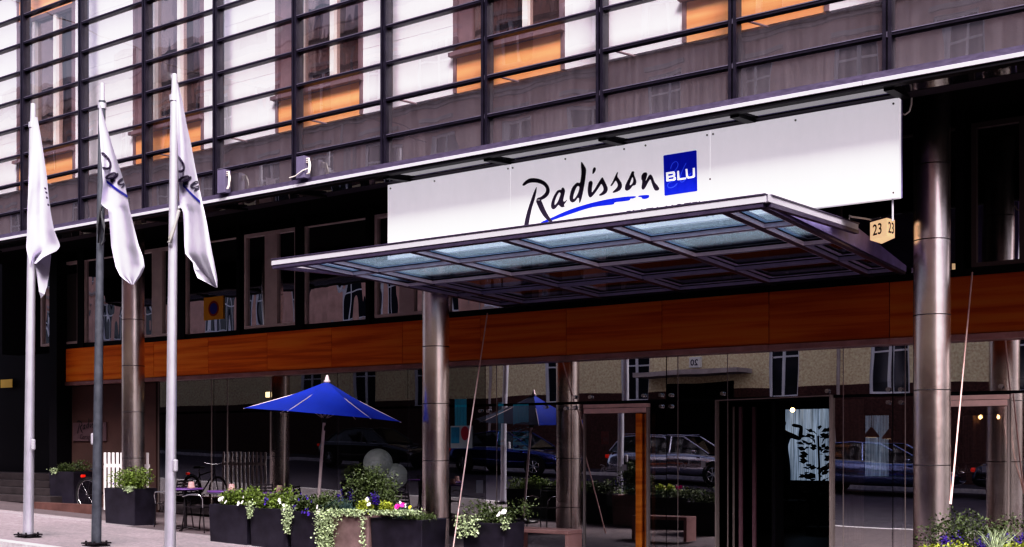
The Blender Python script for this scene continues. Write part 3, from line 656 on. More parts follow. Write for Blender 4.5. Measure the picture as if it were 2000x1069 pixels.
for i in range(len(ribs) - 1):
    for j in range(len(yn) - 1):
        xa, xb, ya, yb = ribs[i] + .04, ribs[i + 1] - .04, yn[j] + (.0 if j == 0 else .032), yn[j + 1] - .032
        up = .10; ins = .10
        b = MB(); z = lambda y: cz(y) + .078
        b.quad((xa, ya, z(ya)), (xb, ya, z(ya)), (xb, yb, z(yb)), (xa, yb, z(yb))); pn = b.build('canopy_pane', M['can_glass'] if j < 2 else M['can_glass_shade'], K)
        def ring(bb, i0, i1, h0, h1):
            for (u0, u1, v0, v1) in ((xa + i0, xb - i0, ya + i0, ya + i1), (xa + i0, xb - i0, yb - i1, yb - i0), (xa + i0, xa + i1, ya + i1, yb - i1), (xb - i1, xb - i0, ya + i1, yb - i1)):
                bb.hexa([(u0, v0, cz(v0) + h0), (u1, v0, cz(v0) + h0), (u1, v1, cz(v1) + h0), (u0, v1, cz(v1) + h0), (u0, v0, cz(v0) + h1), (u1, v0, cz(v0) + h1), (u1, v1, cz(v1) + h1), (u0, v1, cz(v1) + h1)])
        b = MB(); ring(b, 0, .014, .004, .050); b.build('glazing_bead', M['can_bead'] if j < 2 else M['can_bead_shade'], K)
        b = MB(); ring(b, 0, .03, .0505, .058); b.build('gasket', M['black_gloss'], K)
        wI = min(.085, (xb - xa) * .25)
        b = MB(); ring(b, .0, wI, .060, .066); b.build('inner_frame', M['pbf'] if j < 2 else M['can_bead_shade'], K)
        b = MB(); ring(b, wI, wI + .009, .056, .068); b.build('inner_trim', M['pbl'] if j < 2 else M['can_bead_shade'], K)
# white edge beams: front, and both sides rising towards the wall
b = MB(); zt = CH + 2.56
b.box(cx0, cx1, CF - .03, CF + .03, zt - .085, zt - .012); attach_o = b.build('edge_beam', M['strip'], K, bevel=.004)
b = MB(); b.box(cx0 - .005, cx1 + .005, CF - .04, CF + .05, zt - .0115, zt + .004); b.box(cx0 + .01, cx1 - .03, CF - .02, CF + .08, zt - .13, zt - .0855); b.build('edge_lip', M['can_steel'], K)
for sx, xe in ((1, cx1), (-1, cx0)):
    ye = 13.83; zr = .145
    xo, xi = (xe + .03, xe - .03) if sx > 0 else (xe - .03, xe + .03); lo, hi = min(xo, xi), max(xo, xi)
    def sl(y): return zt + (y - CF) / (ye - CF) * zr
    b = MB(); b.hexa([(lo, CF + .031, sl(CF) - .085), (hi, CF - .03, sl(CF) - .085), (hi, ye, sl(ye) - .085), (lo, ye, sl(ye) - .085), (lo, CF + .031, sl(CF) - .012), (hi, CF - .03, sl(CF) - .012), (hi, ye, sl(ye) - .012), (lo, ye, sl(ye) - .012)])
    b.build('side_beam', M['strip'], K, bevel=.004)
    b = MB(); b.hexa([(lo - .01, CF + .05, sl(CF) - .0115), (hi + .01, CF + .05, sl(CF) - .0115), (hi + .01, ye + .02, sl(ye) - .0115), (lo - .01, ye + .02, sl(ye) - .0115), (lo - .01, CF + .05, sl(CF) + .004), (hi + .01, CF + .05, sl(CF) + .004), (hi + .01, ye + .02, sl(ye) + .004), (lo - .01, ye + .02, sl(ye) + .004)])
    b.hexa([(lo, CF + .05, sl(CF) - .125), (hi, CF + .05, sl(CF) - .125), (hi, ye + .02, sl(ye) - .125), (lo, ye + .02, sl(ye) - .125), (lo, CF + .05, sl(CF) - .0855), (hi, CF + .05, sl(CF) - .0855), (hi, ye + .02, sl(ye) - .0855), (lo, ye + .02, sl(ye) - .0855)])
    b.build('side_lip', M['can_steel'], K)
    xp = ribs[-1] + .05 if sx > 0 else ribs[0] - .05; q = .006
    b = MB(); tp = lambda y: CH + 2.56 + (y - 11.2) * .075 if y < 14 else CH + 2.77 - (y - 14) * .10
    for ya, yb in ((11.2, 14.0), (14.002, 14.9), (14.902, 16.38)):
        b.hexa([(xp - q, ya, cz(ya) + .035), (xp + q, ya, cz(ya) + .035), (xp + q, yb, cz(yb) + .035), (xp - q, yb, cz(yb) + .035),
                (xp - q, ya, tp(ya)), (xp + q, ya, tp(ya)), (xp + q, yb, tp(yb)), (xp - q, yb, tp(yb))])
    b.build('side_plate', M['can_plate'], K)
# stay rods in front of the building
for (p0, p1, r_) in ((P(952, 612, 15.6), P(884, 1066, 14.2), .013), (P(1899, 532, 15.8), P(1857, 985, 14.6), .012)):
    b = MB(); b.tube([p0, (p0 + p1) / 2, Vector((p1.x, p1.y, gz(p1.x, p1.y))) if p1.z < .4 else p1], r_, 8); o = b.build('stay_rod', M['pinksteel'], None)
    tag(o, 'thin slanting steel rod in front of the ' + ('lobby glass left of the door' if r_ > .0125 else 'glass right of the last column'), 'rod', 'slanting steel rods')

# number box
NB = thing('number_box', 'cream number box reading 23 at the right end of the canopy', 'house number', P(1720, 447, 14.3))
c = NB.location; hz = .112
q = [Vector((T(1699, 14.4), 14.4, 0)), Vector((T(1732, 14.22), 14.22, 0)), Vector((T(1748, 14.42), 14.42, 0)), Vector((T(1722, 14.75), 14.75, 0))]
b = MB(); b.hexa([v + Vector((0, 0, c.z - hz)) for v in q] + [v + Vector((0, 0, c.z + hz)) for v in q]); attach(b.build('box', M['boxyellow'], None, bevel=.006), NB)
b = MB(); cc = sum(q, Vector()) / 4; qq = [cc + (v - cc) * 1.04 for v in q]; b.hexa([v + Vector((0, 0, c.z + hz + .001)) for v in qq] + [v + Vector((0, 0, c.z + hz + .02)) for v in qq]); attach(b.build('lid', M['can_steel'], None), NB)
for (a_, b_, w) in ((q[0], q[1], .62), (q[1], q[2], .8)):
    d = (b_ - a_).normalized(); nrm = Vector((d.y, -d.x, 0)); L_ = (b_ - a_).length; hh = .17
    def plc(x, y, a_=a_, d=d, nrm=nrm, L_=L_, w=w): return a_ + d * (L_ * (1 - w) / 2 + x * L_ * w / .205) + nrm * .008 + Vector((0, 0, c.z - .065 + y))
    attach(text_mesh('23', plc, 'number', M['ink'], None, size=.19, bold=.002), NB)
b = MB(); b.tube([P(1658, 432, 14.0) , P(1659, 421, 14.0), P(1664, 424, 14.05), P(1668, 424, 14.1), P(1690, 427, 14.3), P(1705, 430, 14.4), c + Vector((0, 0, hz + .02))], .014, 8); tag(b.build('supply_cable', M['cable'], None), 'pale cable looping along the canopy edge to the number box', 'cable')
b = MB(); b.tube([P(1781, 180, 13.3), P(1780, 205, 13.3), P(1776, 218, 13.3), P(1768, 224, 13.3), P(1762, 222, 13.3), P(1758, 212, 13.3)], .012, 8); tag(b.build('hanging_cable', M['cable'], None), 'grey cable hanging in a loop beside the right end of the sign', 'cable')

# junction boxes on the flashing
for k, (px, py) in enumerate(((434, 333), (588, 307))):
    xa = T(px - 8, 12.42); z1 = Zp(px, py, 12.45); z0 = ZB + .0
    J = thing('junction_box', ('violet grey junction box with pale cables at the foot of the left mullion' if k == 0 else 'violet grey junction box with trailing cables left of the white sign'), 'junction box', (xa, 12.45, z0), group='junction boxes on the ledge')
    b = MB(); b.box(xa, xa + .17, 12.40, 12.53, z0 - .02, z1); attach(b.build('cover', M['kitbox'], None, bevel=.004), J)
    b = MB(); hgt = z1 - z0
    for m_ in range(3):
        o_ = m_ * .03
        b.tube([(xa + .171, 12.45, z1 - .04 - o_), (xa + .24, 12.43, z1 - .05 - o_), (xa + .28 - o_ * .5, 12.42, z1 - .16 - o_), (xa + .275 - o_ * .6, 12.42, z1 - .28), (xa + .24 - o_ * .5, 12.42, z0 + .03)], .011, 7)
    if k == 1: b.tube([(xa + .25, 12.42, z1 - .2), (xa + .16, 12.38, z0 + .08), (xa + .02, 12.36, z0 + .01), (xa - .10, 12.36, z0 - .0)], .009, 7)
    attach(b.build('cables', M['cable'], None), J)

# ------------------------------------------------------------------ flagpoles and flags
DP = 10.3
poles = [((65, 203), (55, 1049), .090, 'polew'), ((200, 163), (188, 1066), .080, 'poled'), ((341, 145), (332, 1096), .088, 'polew')]
plab = ['silver flagpole farthest left in front of the hotel', 'dark grey pole between the two silver flagpoles', 'silver flagpole nearest the cafe terrace']
for i, ((tx, ty), (bx_, by_), r_, mk) in enumerate(poles):
    top = P(tx, ty, DP); base = P(bx_, by_, DP); base.z = gz(base.x, DP)
    r0 = .5 * r_ * 1.75; r1 = .5 * r_ * 1.2
    t_ = thing('flagpole', plab[i], 'flagpole', base, group='flagpoles along the kerb')
    b = MB(); tp_ = top - base
    sh = .30 if i != 1 else .42
    if i == 1: b.tube([base, base + tp_ * (1 - sh * .6 / tp_.length)], r0, 20, r2=r1)
    else: b.tube([base, base + tp_ * (1 - .28 / tp_.length)], r0, 20, r2=r1)
    attach(b.build('pole', M[mk], None), t_)
    b = MB(); a_ = base + tp_ * (1 - .34 / tp_.length)
    b.tube([a_, top], r1 * .82, 16, r2=r1 * .7); b.tube([a_ - Vector((0, 0, .03)), a_ + Vector((0, 0, .05))], r1 * 1.25, 16); attach(b.build('cap', M['polew'], None), t_)
    b = MB(); b.box(base.x - .14, base.x + .14, DP - .14, DP + .14, base.z + .001, base.z + .02); b.box(base.x - .15, base.x + .15, DP - .15, DP + .15, base.z + .035, base.z + .055)
    for sx in (-1, 1):
        for sy in (-1, 1): b.tube([(base.x + sx * .1, DP + sy * .1, base.z), (base.x + sx * .1, DP + sy * .1, base.z + .08)], .015, 8)
    attach(b.build('base_plate', M['dkmetal'], None, bevel=.003), t_)
    cl = [(66, 868), (183, 857), (344, 909)][i]; pc = P(cl[0], cl[1], DP - .02)
    b = MB(); b.box(pc.x - .028, pc.x + .028, DP - .06, DP + .0, pc.z - .09, pc.z + .08); attach(b.build('cleat', M['strip'], None, bevel=.02), t_)
    rp = [None, [(198, 403), (190, 440), (193, 475), (196, 410), (203, 440), (204, 470), (199, 478)], [(349, 410), (345, 430), (331, 465), (328, 473), (333, 474), (338, 455), (350, 412)]][i]
    if rp:
        b = MB(); b.tube([P(x, y, DP - .1) for x, y in rp], .018, 8); tag(b.build('halyard', M['roped' if i == 1 else 'rope'], None), ('dark rope looped around the grey pole' if i == 1 else 'pale rope hanging from the right flag round its silver pole'), 'rope')

def flag(idx, rows_, label, amp=.065, extra=None, logo_map=None, line=None):
    """rows_: [(y, left x, right x)] outline of the hanging cloth measured on the flag's plane"""
    t_ = thing('flag', label, 'flag', P(rows_[0][1], rows_[0][0], DP), group='white hotel flags')
    ny, nx = 60, 20
    ys = [r[0] for r in rows_]
    def edge(y, k):
        for a, b_ in zip(rows_, rows_[1:]):
            if a[0] <= y <= b_[0]:
                f = (y - a[0]) / (b_[0] - a[0]); return a[k] + (b_[k] - a[k]) * f
        return rows_[-1][k] if y > rows_[-1][0] else rows_[0][k]
    def depth(px, py):
        l, r_ = edge(py, 1), edge(py, 2); u = 0 if r_ - l < .5 else (px - l) / (r_ - l); v = (py - ys[0]) / (ys[-1] - ys[0])
        return DP - .06 - amp * 1.8 * math.sin(u * 5.3 + idx + v * 2.4) * min(1, v * 2) - amp * .7 * math.sin(u * 11 + v * 5) * v - .05 * u
    b = MB(); vs = []
    for j in range(ny + 1):
        y = ys[0] + (ys[-1] - ys[0]) * j / ny; l, r_ = edge(y, 1), edge(y, 2)
        for i in range(nx + 1):
            x = l + (r_ - l) * i / nx; vs.append(P(x, y, depth(x, y)))
    b.add(vs, [(j * (nx + 1) + i, j * (nx + 1) + i + 1, (j + 1) * (nx + 1) + i + 1, (j + 1) * (nx + 1) + i) for j in range(ny) for i in range(nx)], 0, True)
    attach(b.build('cloth', M['flag'], None), t_)
    if extra:
        for e, dd in extra:
            b = MB(); vs = [P(x, y, DP + dd + .03 * math.sin(y * .11 + x * .07)) for x, y in e]; b.add(vs, [tuple(range(len(vs)))], 0, False); attach(b.build('fold', M['flag'], None), t_)
    if logo_map:
        n0 = set(bpy.data.objects)
        ox, oy, ang, sc, shx = logo_map
        def pl(x, z, l):
            X = x * sc; Y = -z * sc
            px = ox + X * math.cos(ang) - Y * math.sin(ang) * shx; py = oy + X * math.sin(ang) + Y * math.cos(ang)
            return px, py
        polys = []
        for g_ in RAW['ink']:
            pts = [pl(x, z, 0) for x, z in norm(g_[0])]
            cxp = sum(p[0] for p in pts) / len(pts); cyp = sum(p[1] for p in pts) / len(pts)
            if edge(cyp, 1) + 1 < cxp < edge(cyp, 2) + 7:
                for q_ in g_: polys.append([pl(x, z, 0) for x, z in norm(q_)])
        # keep the letters on the cloth
        polys = [[(min(max(x, edge(y, 1) + .5), edge(y, 2) - .5), y) for x, y in p] for p in polys]
        if polys: attach(curve_mesh(polys, lambda x, y: P(x, y, depth(x, y) - .012), 'lettering', M['ink'], None), t_)
    if line:
        (xa, ya), (xb, yb) = line; n = 14; b = MB(); vs = []
        for i in range(n + 1):
            x = xa + (xb - xa) * i / n; y = ya + (yb - ya) * i / n + 1.5 * math.sin(i / n * 3.14)
            vs += [P(x, y - 2.6, depth(x, y) - .013), P(x, y + 2.6, depth(x, y) - .013)]
        b.add(vs, [(2 * i, 2 * i + 2, 2 * i + 3, 2 * i + 1) for i in range(n)]); attach(b.build('underline_stroke', M['flagblue'], None), t_)
flag(0, [(229,64,73),(260,62,79),(300,59,85),(340,57,91),(380,55,95),(420,53,100),(450,53,106),(480,51,118),(490,52,112),(503,56,86),(515,57,72)],
     'white flag on the farthest left pole with a fold blowing right', extra=[([(98,490),(100,500),(97,530),(92,560),(87,575),(80,583),(76,570),(72,540),(69,520),(72,505)], -.02)], line=None)
flag(1, [(205,194,197),(240,193,206),(280,196,218),(320,199,231),(360,201,244),(401,197,252),(408,211,253),(440,214,261),(480,217,271),(500,221,279),(522,226,283),(540,235,275),(556,256,262)],
     'white flag with black script hanging on the dark grey pole', logo_map=(163, 337, R(36), 84, 1.0), line=((208, 354), (249, 384)))
flag(2, [(163,345,348),(200,345,357),(240,346,364),(280,347,373),(320,348,380),(360,349,388),(404,351,397),(411,357,399),(440,359,405),(480,360,412),(496,362,415),(510,374,418),(530,390,422),(548,405,425),(562,422,425)],
     'white flag with script on the silver pole nearest the terrace', extra=[([(376,509),(379,527),(386,543),(403,552),(422,563),(424,556),(405,543),(389,527),(380,512)], -.03)], logo_map=(306, 341, R(38), 84, 1.0), line=((357, 361), (391, 395)))
# letters on the far left flag are only a sliver
b = MB()
o_ = [o for o in bpy.data.objects if o.name.startswith('flag') and o.type == 'EMPTY' and 'farthest' in str(o.get('label')) and o.get('category') == 'flag'][0]
for (x, y, s_) in ((88, 366, 1), (90, 374, 1), (91, 384, .8), (94, 398, .9)):
    b.quad(P(x - 2 * s_, y, DP - .23), P(x + 2, y + 1, DP - .23), P(x + 3, y + 5, DP - .23), P(x - 1, y + 4, DP - .23))
attach(b.build('lettering', M['ink'], None), o_)

# ------------------------------------------------------------------ planters and plants
def planter(name_, x0, x1, y0, dep, h, label, face=None, rot=0, top=None):
    cx, cy = (x0 + x1) / 2, y0 + dep / 2; g = gz(cx, y0) if top is None else top - h
    t_ = thing('planter', label, 'planter', (cx, cy, g), R(rot), group='square planters of the terrace')
    w = (x1 - x0) / 2; d = dep / 2; b = MB(); k = .94
    b.add([(-w * k, -d * k, -.05), (w * k, -d * k, -.05), (w * k, d * k, -.05), (-w * k, d * k, -.05), (-w, -d, h), (w, -d, h), (w, d, h), (-w, d, h),
           (-w + .03, -d + .03, h), (w - .03, -d + .03, h), (w - .03, d - .03, h), (-w + .03, d - .03, h), (-w + .04, -d + .04, h - .1), (w - .04, -d + .04, h - .1), (w - .04, d - .04, h - .1), (-w + .04, d - .04, h - .1)],
          [(0, 1, 5, 4), (1, 2, 6, 5), (2, 3, 7, 6), (3, 0, 4, 7), (4, 5, 9, 8), (5, 6, 10, 9), (6, 7, 11, 10), (7, 4, 8, 11), (8, 9, 13, 12), (9, 10, 14, 13), (10, 11, 15, 14), (11, 8, 12, 15)])
    b.build('tub', face or M['planter'], t_, bevel=.012)
    b = MB(); b.quad((-w + .035, -d + .035, h - .05), (w - .035, -d + .035, h - .05), (w - .035, d - .035, h - .05), (-w + .035, d - .035, h - .05)); b.build('soil', M['soil'], t_)
    return Vector((cx, cy, g + h)), w, d
def leafquad(b, p, s, d=None, asp=.55, mi=0):
    a = Vector((random.gauss(0, 1), random.gauss(0, 1), random.gauss(.3, .8))).normalized() if d is None else d
    u = a.cross(Vector((random.gauss(0, 1), random.gauss(0, 1), random.gauss(0, 1)))).normalized(); n = a.cross(u)
    tip = p + a * s; m_ = p + a * s * .5 + n * s * .12
    b.add([p, m_ + u * s * asp * .5, tip, m_ - u * s * asp * .5], [(0, 1, 2), (0, 2, 3)], mi)
def bush(name_, c, rx, ry, rz, n, s, m_, label, cat='plant', group=None, hollow=.35, lumps=5):
    b = MB(); L_ = [(Vector((( -.62 + 1.24 * i_ / max(1, lumps - 1)) * rx, random.uniform(-.5, .5) * ry, random.uniform(.15, .6) * rz)), random.uniform(.38, .6)) for i_ in range(lumps)] + [(Vector((0, 0, 0)), .75)]
    for i in range(n):
        lc, lr = random.choice(L_)
        v = Vector((random.gauss(0, 1), random.gauss(0, 1), random.gauss(0, 1))).normalized() * (hollow + (1 - hollow) * random.random())
        p = lc + Vector((v.x * rx * lr, v.y * ry * lr, v.z * rz * lr))
        if p.z < -.04: p.z = random.uniform(-.03, .02)
        leafquad(b, c + p, s * random.uniform(.6, 1.3))
    for i in range(6): q_ = Vector((random.uniform(-.5, .5) * rx, random.uniform(-.5, .5) * ry, rz * .7)); b.tube([c + q_ * .1, c + q_], .004, 4, 0)
    return tag(b.build(name_, m_, None), label, cat, group)
def blossom(b, p, r, mi=0):
    f = Vector((random.uniform(-.5, .3), -1, random.uniform(.1, .8))).normalized(); u = f.cross(Vector((0, 0, 1))).normalized(); w = f.cross(u)
    for k in range(5):
        a = 2 * math.pi * k / 5; d = u * math.cos(a) + w * math.sin(a); e = u * -math.sin(a) + w * math.cos(a)
        b.add([p, p + d * r * .7 + e * r * .55 + f * r * .25, p + d * r + f * r * .15, p + d * r * .7 - e * r * .55 + f * r * .25], [(0, 1, 2), (0, 2, 3)], mi)
def blooms(name_, pts, r, m_, label, n=5, spread=.05, cat='flowers', group=None):
    b = MB()
    for p in pts:
        for _ in range(max(2, int(n * .65))): blossom(b, p + Vector((random.gauss(0, spread), random.gauss(0, spread * .6), random.gauss(0, spread))), r * .8 * random.uniform(.7, 1.2))
    return tag(b.build(name_, m_, None), label, cat, group)
def spikes(name_, pts, hgt, m_, label, group=None):
    b = MB()
    for p in pts:
        for _ in range(3):
            q_ = p + Vector((random.gauss(0, .04), random.gauss(0, .04), 0)); hh = hgt * random.uniform(.6, 1.1); ln = Vector((random.gauss(0, .12), random.gauss(0, .1), 1))
            for i in range(30): leafquad(b, q_ + ln * hh * (i / 30) + Vector((random.gauss(0, .01), random.gauss(0, .01), 0)), .028)
    return tag(b.build(name_, m_, None), label, 'flowers', group)
def trail(name_, pts, drop, wid, n, label, m_=None, group=None, s=.035):
    b = MB()
    for p in pts:
        for _ in range(n):
            f = random.random(); w = wid * (1 - .75 * f)
            leafquad(b, p + Vector((random.gauss(0, w * .5), -.03 - abs(random.gauss(0, .025)), -drop * f + .04)), s * random.uniform(.6, 1.2), asp=.8)
    return tag(b.build(name_, m_ or M['leafs'], None), label, 'trailing plant', group)
def tuft(name_, p, n, ln, label, dirn=(0, 0, 0), m_=None):
    b = MB()
    for _ in range(n):
        d = Vector((random.gauss(0, .5), random.gauss(0, .35), 1)).normalized() + Vector(dirn) * random.uniform(.3, 1); l = ln * random.uniform(.6, 1.15); q_ = p + Vector((random.gauss(0, .03), random.gauss(0, .03), 0))
        pts = [q_, q_ + d * l * .5, q_ + d * l * .85 + Vector((d.x * .12, d.y * .1, -.25)) * l * .4, q_ + d * l + Vector((d.x * .3, d.y * .2, -.7)) * l * .5]
        w = .004; vs = []
        for k, pp in enumerate(pts): ww = w * (1 - k / 3.2); vs += [pp + Vector((-ww, 0, 0)), pp + Vector((ww, 0, 0))]
        b.add(vs, [(2 * k, 2 * k + 1, 2 * k + 3, 2 * k + 2) for k in range(3)])
    return tag(b.build(name_, m_ or M['leafb'], None), label, 'ornamental grass')

DR = 12.26; PH = .60
pa_, wa, da = planter('p', T(407, DR), T(482, DR), DR, .5, PH, 'charcoal planter farthest left in the terrace row beside the chairs')
pb_, wb, db = planter('p', T(487, DR), T(562, DR), DR, .5, PH, 'charcoal planter second in the terrace row left of the parasol pole')
pc_, wc, dc = planter('p', T(565, DR), T(640, DR), DR, .5, PH, 'charcoal planter third in the terrace row in front of the parasol pole')
pd_, wd, dd_ = planter('p', T(650, DR), T(721, DR), DR - .02, .5, PH, 'brownish planter in the middle of the row', face=M['planterb'])
pe_, we, de = planter('p', T(723, DR), T(824, DR), DR, .55, PH, 'dark planter with pink petunia touching the middle column')
pf_, wf, df_ = planter('p', T(903, 12.9), T(985, 12.9), 12.9, .5, PH, 'black planter just right of the middle column')
pg_, wg, dg = planter('p', T(1835, 12.2), T(1990, 12.2), 12.2, .5, PH - .02, 'planter in the bottom right corner with dark shrub')
p1_, w1, d1 = planter('p', T(203, 13.2), T(263, 13.2), 13.2, .5, .66, 'charcoal planter standing alone in front of the left column')
ph_, wh, dh = planter('p', T(118, 16.2), T(166, 16.2), 15.9, .5, .75, 'dark planter at the garage wall behind the bicycle')

bush('bedding_plant', p1_ + Vector((0.03, 0, .02)), .50, .30, .36, 2400, .045, M['leaf'], 'leafy green plants in the lone planter by the left column')
trail('silver_trailer', [p1_ + Vector((.25, -.22, 0)), p1_ + Vector((.35, -.2, 0))], .10, .14, 80, 'small silver leaves on the rim of the lone planter')
blooms('violet_flowers', [p1_ + Vector((-.22, -.22, .03)), p1_ + Vector((.46, .1, .2))], .035, M['petp'], 'two violet blooms in the lone planter', 4, .03)
bush('bedding_plant', ph_ + Vector((0, 0, .02)), .55, .3, .28, 900, .05, M['leafd'], 'dark bushy plant in the planter at the garage wall')
trail('silver_trailer', [ph_ + Vector((-.3, -.24, .03)), ph_ + Vector((-.15, -.24, .03))], .12, .16, 60, 'silver foliage spilling from the planter at the garage wall')
bush('bedding_plant', pa_ + Vector((.05, 0, .0)), .50, .30, .34, 2300, .045, M['leaf'], 'green bedding plants in the farthest left planter of the row')
bush('bedding_plant', pb_ + Vector((.05, 0, .0)), .50, .30, .32, 2300, .045, M['leaf'], 'green bedding plants in the second planter of the row')
bush('bedding_plant', pc_ + Vector((.0, 0, .0)), .52, .30, .30, 2300, .045, M['leafd'], 'dark green bedding plants in front of the parasol pole')
blooms('white_petunia', [P(433, 976, DR - .02), P(427, 979, DR - .02), P(438, 978, DR)], .042, M['petw'], 'white petunias in the farthest left planter of the row', 3, .02)
blooms('white_petunia', [P(472, 978, DR - .03), P(468, 983, DR - .04)], .045, M['petw'], 'white petunia cluster between first and second planter', 4, .025)
blooms('white_petunia', [P(547, 985, DR - .03), P(552, 989, DR - .03)], .045, M['petw'], 'white petunia cluster on the second planter rim', 4, .03)
blooms('white_petunia', [P(624, 997, DR - .05), P(628, 1003, DR - .05)], .045, M['petw'], 'white petunia above the long silver trailer', 4, .035)
blooms('violet_flowers', [P(519, 975, DR - .02)], .026, M['petp'], 'violet flowers in the second planter of the row', 12, .035)
blooms('violet_flowers', [P(592, 972, DR + .15), P(603, 975, DR + .1), P(578, 983, DR)], .03, M['petp'], 'violet flowers in front of the parasol pole', 6, .04)
blooms('violet_flowers', [P(595, 1000, DR - .06), P(606, 1001, DR - .06), P(573, 998, DR - .05)], .03, M['petp'], 'violet flowers on the third planter rim', 6, .03)
trail('silver_trailer', [P(493, 986, DR - .02)], .24, .12, 190, 'short silver trailer between the first two planters')
trail('silver_trailer', [P(563, 990, DR - .02), P(568, 993, DR - .02)], .42, .13, 210, 'silver trailer hanging between second and third planters')
trail('silver_trailer', [P(632, 1003, DR - .04), P(640, 1003, DR - .04), P(648, 1000, DR - .04)], .72, .22, 380, 'longest silver trailer hanging left of the brown planter', s=.04)
trail('silver_trailer', [P(713, 1003, DR - .03)], .62, .07, 150, 'thin silver trailer down the brown planter')
trail('silver_trailer', [P(x, 1001 + random.random() * 2, DR - .01) for x in range(732, 818, 7)], .07, .2, 45, 'silver leaves along the rim beside the middle column')
trail('silver_trailer', [P(665, 1000, DR), P(685, 1000, DR), P(700, 1001, DR)], .10, .22, 130, 'silver leaves spilling over the brown planter rim')
bush('boxwood_shrub', pd_ + Vector((.18, .12, .08)), .50, .34, .62, 3600, .042, M['leafd'], 'rounded dark shrub rising above the brown planter', 'shrub')
tuft('blue_grass', pd_ + Vector((-.12, -.12, .0)), 110, .36, 'blue fescue tuft leaning left over the brown planter', (-.5, -.3, -.2))
tuft('blue_grass', pe_ + Vector((-.12, .05, .0)), 70, .26, 'blue fescue tuft behind the pink petunia')
blooms('magenta_petunia', [P(779, 988, DR + .05), P(785, 985, DR + .06), P(775, 990, DR + .03)], .055, M['petm'], 'bright pink petunia beside the middle column', 3, .015)
blooms('white_petunia', [P(721, 986, DR + .02), P(716, 975, DR + .05)], .05, M['petw'], 'white petunia below the rounded shrub', 3, .012)
blooms('white_petunia', [P(793, 988, DR + .05), P(780, 982, DR + .08)], .025, M['petw'], 'small white flowers behind the pink petunia', 3, .012)
blooms('yellow_flower', [P(799, 989, DR + .04)], .03, M['pety'], 'small yellow flower right of the pink petunia', 3, .01)
spikes('salvia_flowers', [P(728, 985, DR + .1), P(734, 986, DR + .1), P(731, 982, DR + .12)], .16, M['petp'], 'violet salvia spikes in front of the rounded shrub')
spikes('salvia_flowers', [P(672, 980, DR + .2), P(680, 978, DR + .2)], .16, M['petp'], 'violet salvia spikes left of the rounded shrub')
bush('lime_plant', P(712, 996, DR + .03), .14, .1, .16, 260, .04, M['leafy'], 'lime green leaves around the white petunia')
bush('lime_plant', P(755, 996, DR + .03), .13, .1, .14, 220, .04, M['leafy'], 'lime green leaves left of the pink petunia')
bush('bedding_plant', pe_ + Vector((.1, .05, -.02)), .42, .28, .16, 800, .04, M['leafd'], 'low dark leaves behind the pink petunia')
bush('bedding_plant', pf_ + Vector((0, .05, .02)), .55, .35, .30, 1300, .045, M['leafd'], 'shaded green plants just right of the middle column')
trail('silver_trailer', [P(903, 1015, 12.85), P(915, 1012, 12.85), P(930, 1012, 12.85)], .3, .18, 130, 'silver leaves over the black planter right of the column')
trail('silver_trailer', [P(990, 1018, 12.9)], .16, .14, 90, 'silver leaves at the right corner of the black planter')
blooms('white_petunia', [P(980, 1001, 12.9), P(976, 1005, 12.9)], .045, M['petw'], 'white petunia on the black planter right of the column', 3, .015)
bush('boxwood_shrub', P(1902, 1078, 12.45), .52, .34, .40, 3000, .035, M['leafd'], 'dark rounded shrub in the bottom right corner', 'shrub')
spikes('salvia_flowers', [P(1862, 1074, 12.25), P(1850, 1076, 12.2), P(1842, 1076, 12.2)], .17, M['petp'], 'violet salvia spikes left of the corner shrub')
spikes('salvia_flowers', [P(1917, 1078, 12.15), P(1936, 1077, 12.15), P(1912, 1080, 12.15)], .16, M['petp'], 'violet salvia spikes in front of the corner shrub')
spikes('salvia_flowers', [P(1975, 1074, 12.3), P(1992, 1072, 12.3)], .15, M['petp'], 'violet salvia spikes at the right edge of the corner planter')
bush('lime_plant', P(1850, 1082, 12.2), .30, .12, .12, 380, .04, M['leafy'], 'lime green leaves at the foot of the right column')
bush('lime_plant', P(1985, 1082, 12.2), .22, .12, .12, 300, .04, M['leafy'], 'lime green leaves at the right edge of the corner planter')
tuft('blue_grass', P(1945, 1082, 12.1), 60, .34, 'pale grass tuft in front of the corner shrub', (0, 0, 0), M['leafs'])

# ------------------------------------------------------------------ terrace furniture
def chair(x, y, rz, label):
    t_ = thing('cafe_chair', label, 'chair', (x, y, gz(x, y)), rz, group='dark metal cafe chairs')
    for sx in (-1, 1):
        b = MB(); b.tube([(sx * .23, -.24, 0), (sx * .22, -.2, .44)], .011, 8); b.build('leg', M['dkmetal'], t_)
        b = MB(); b.tube([(sx * .23, .26, 0), (sx * .21, .2, .44), (sx * .20, .27, .86)], .011, 8); b.build('leg', M['dkmetal'], t_)
        b = MB(); b.tube([(sx * .25, .22, .62), (sx * .27, .05, .66), (sx * .27, -.18, .65), (sx * .25, -.22, .58), (sx * .23, -.2, .44)], .012, 8); b.build('armrest', M['chrome'], t_)
    b = MB(); b.box(-.22, .22, -.22, .2, .43, .45)
    b.build('seat', M['dkmetal'], t_, bevel=.01)
    b = MB()
    for k in range(6): b.box(-.2, .2, .225 + k * .008, .235 + k * .008, .55 + k * .055, .58 + k * .055)
    b.build('backrest', M['dkmetal'], t_); return t_
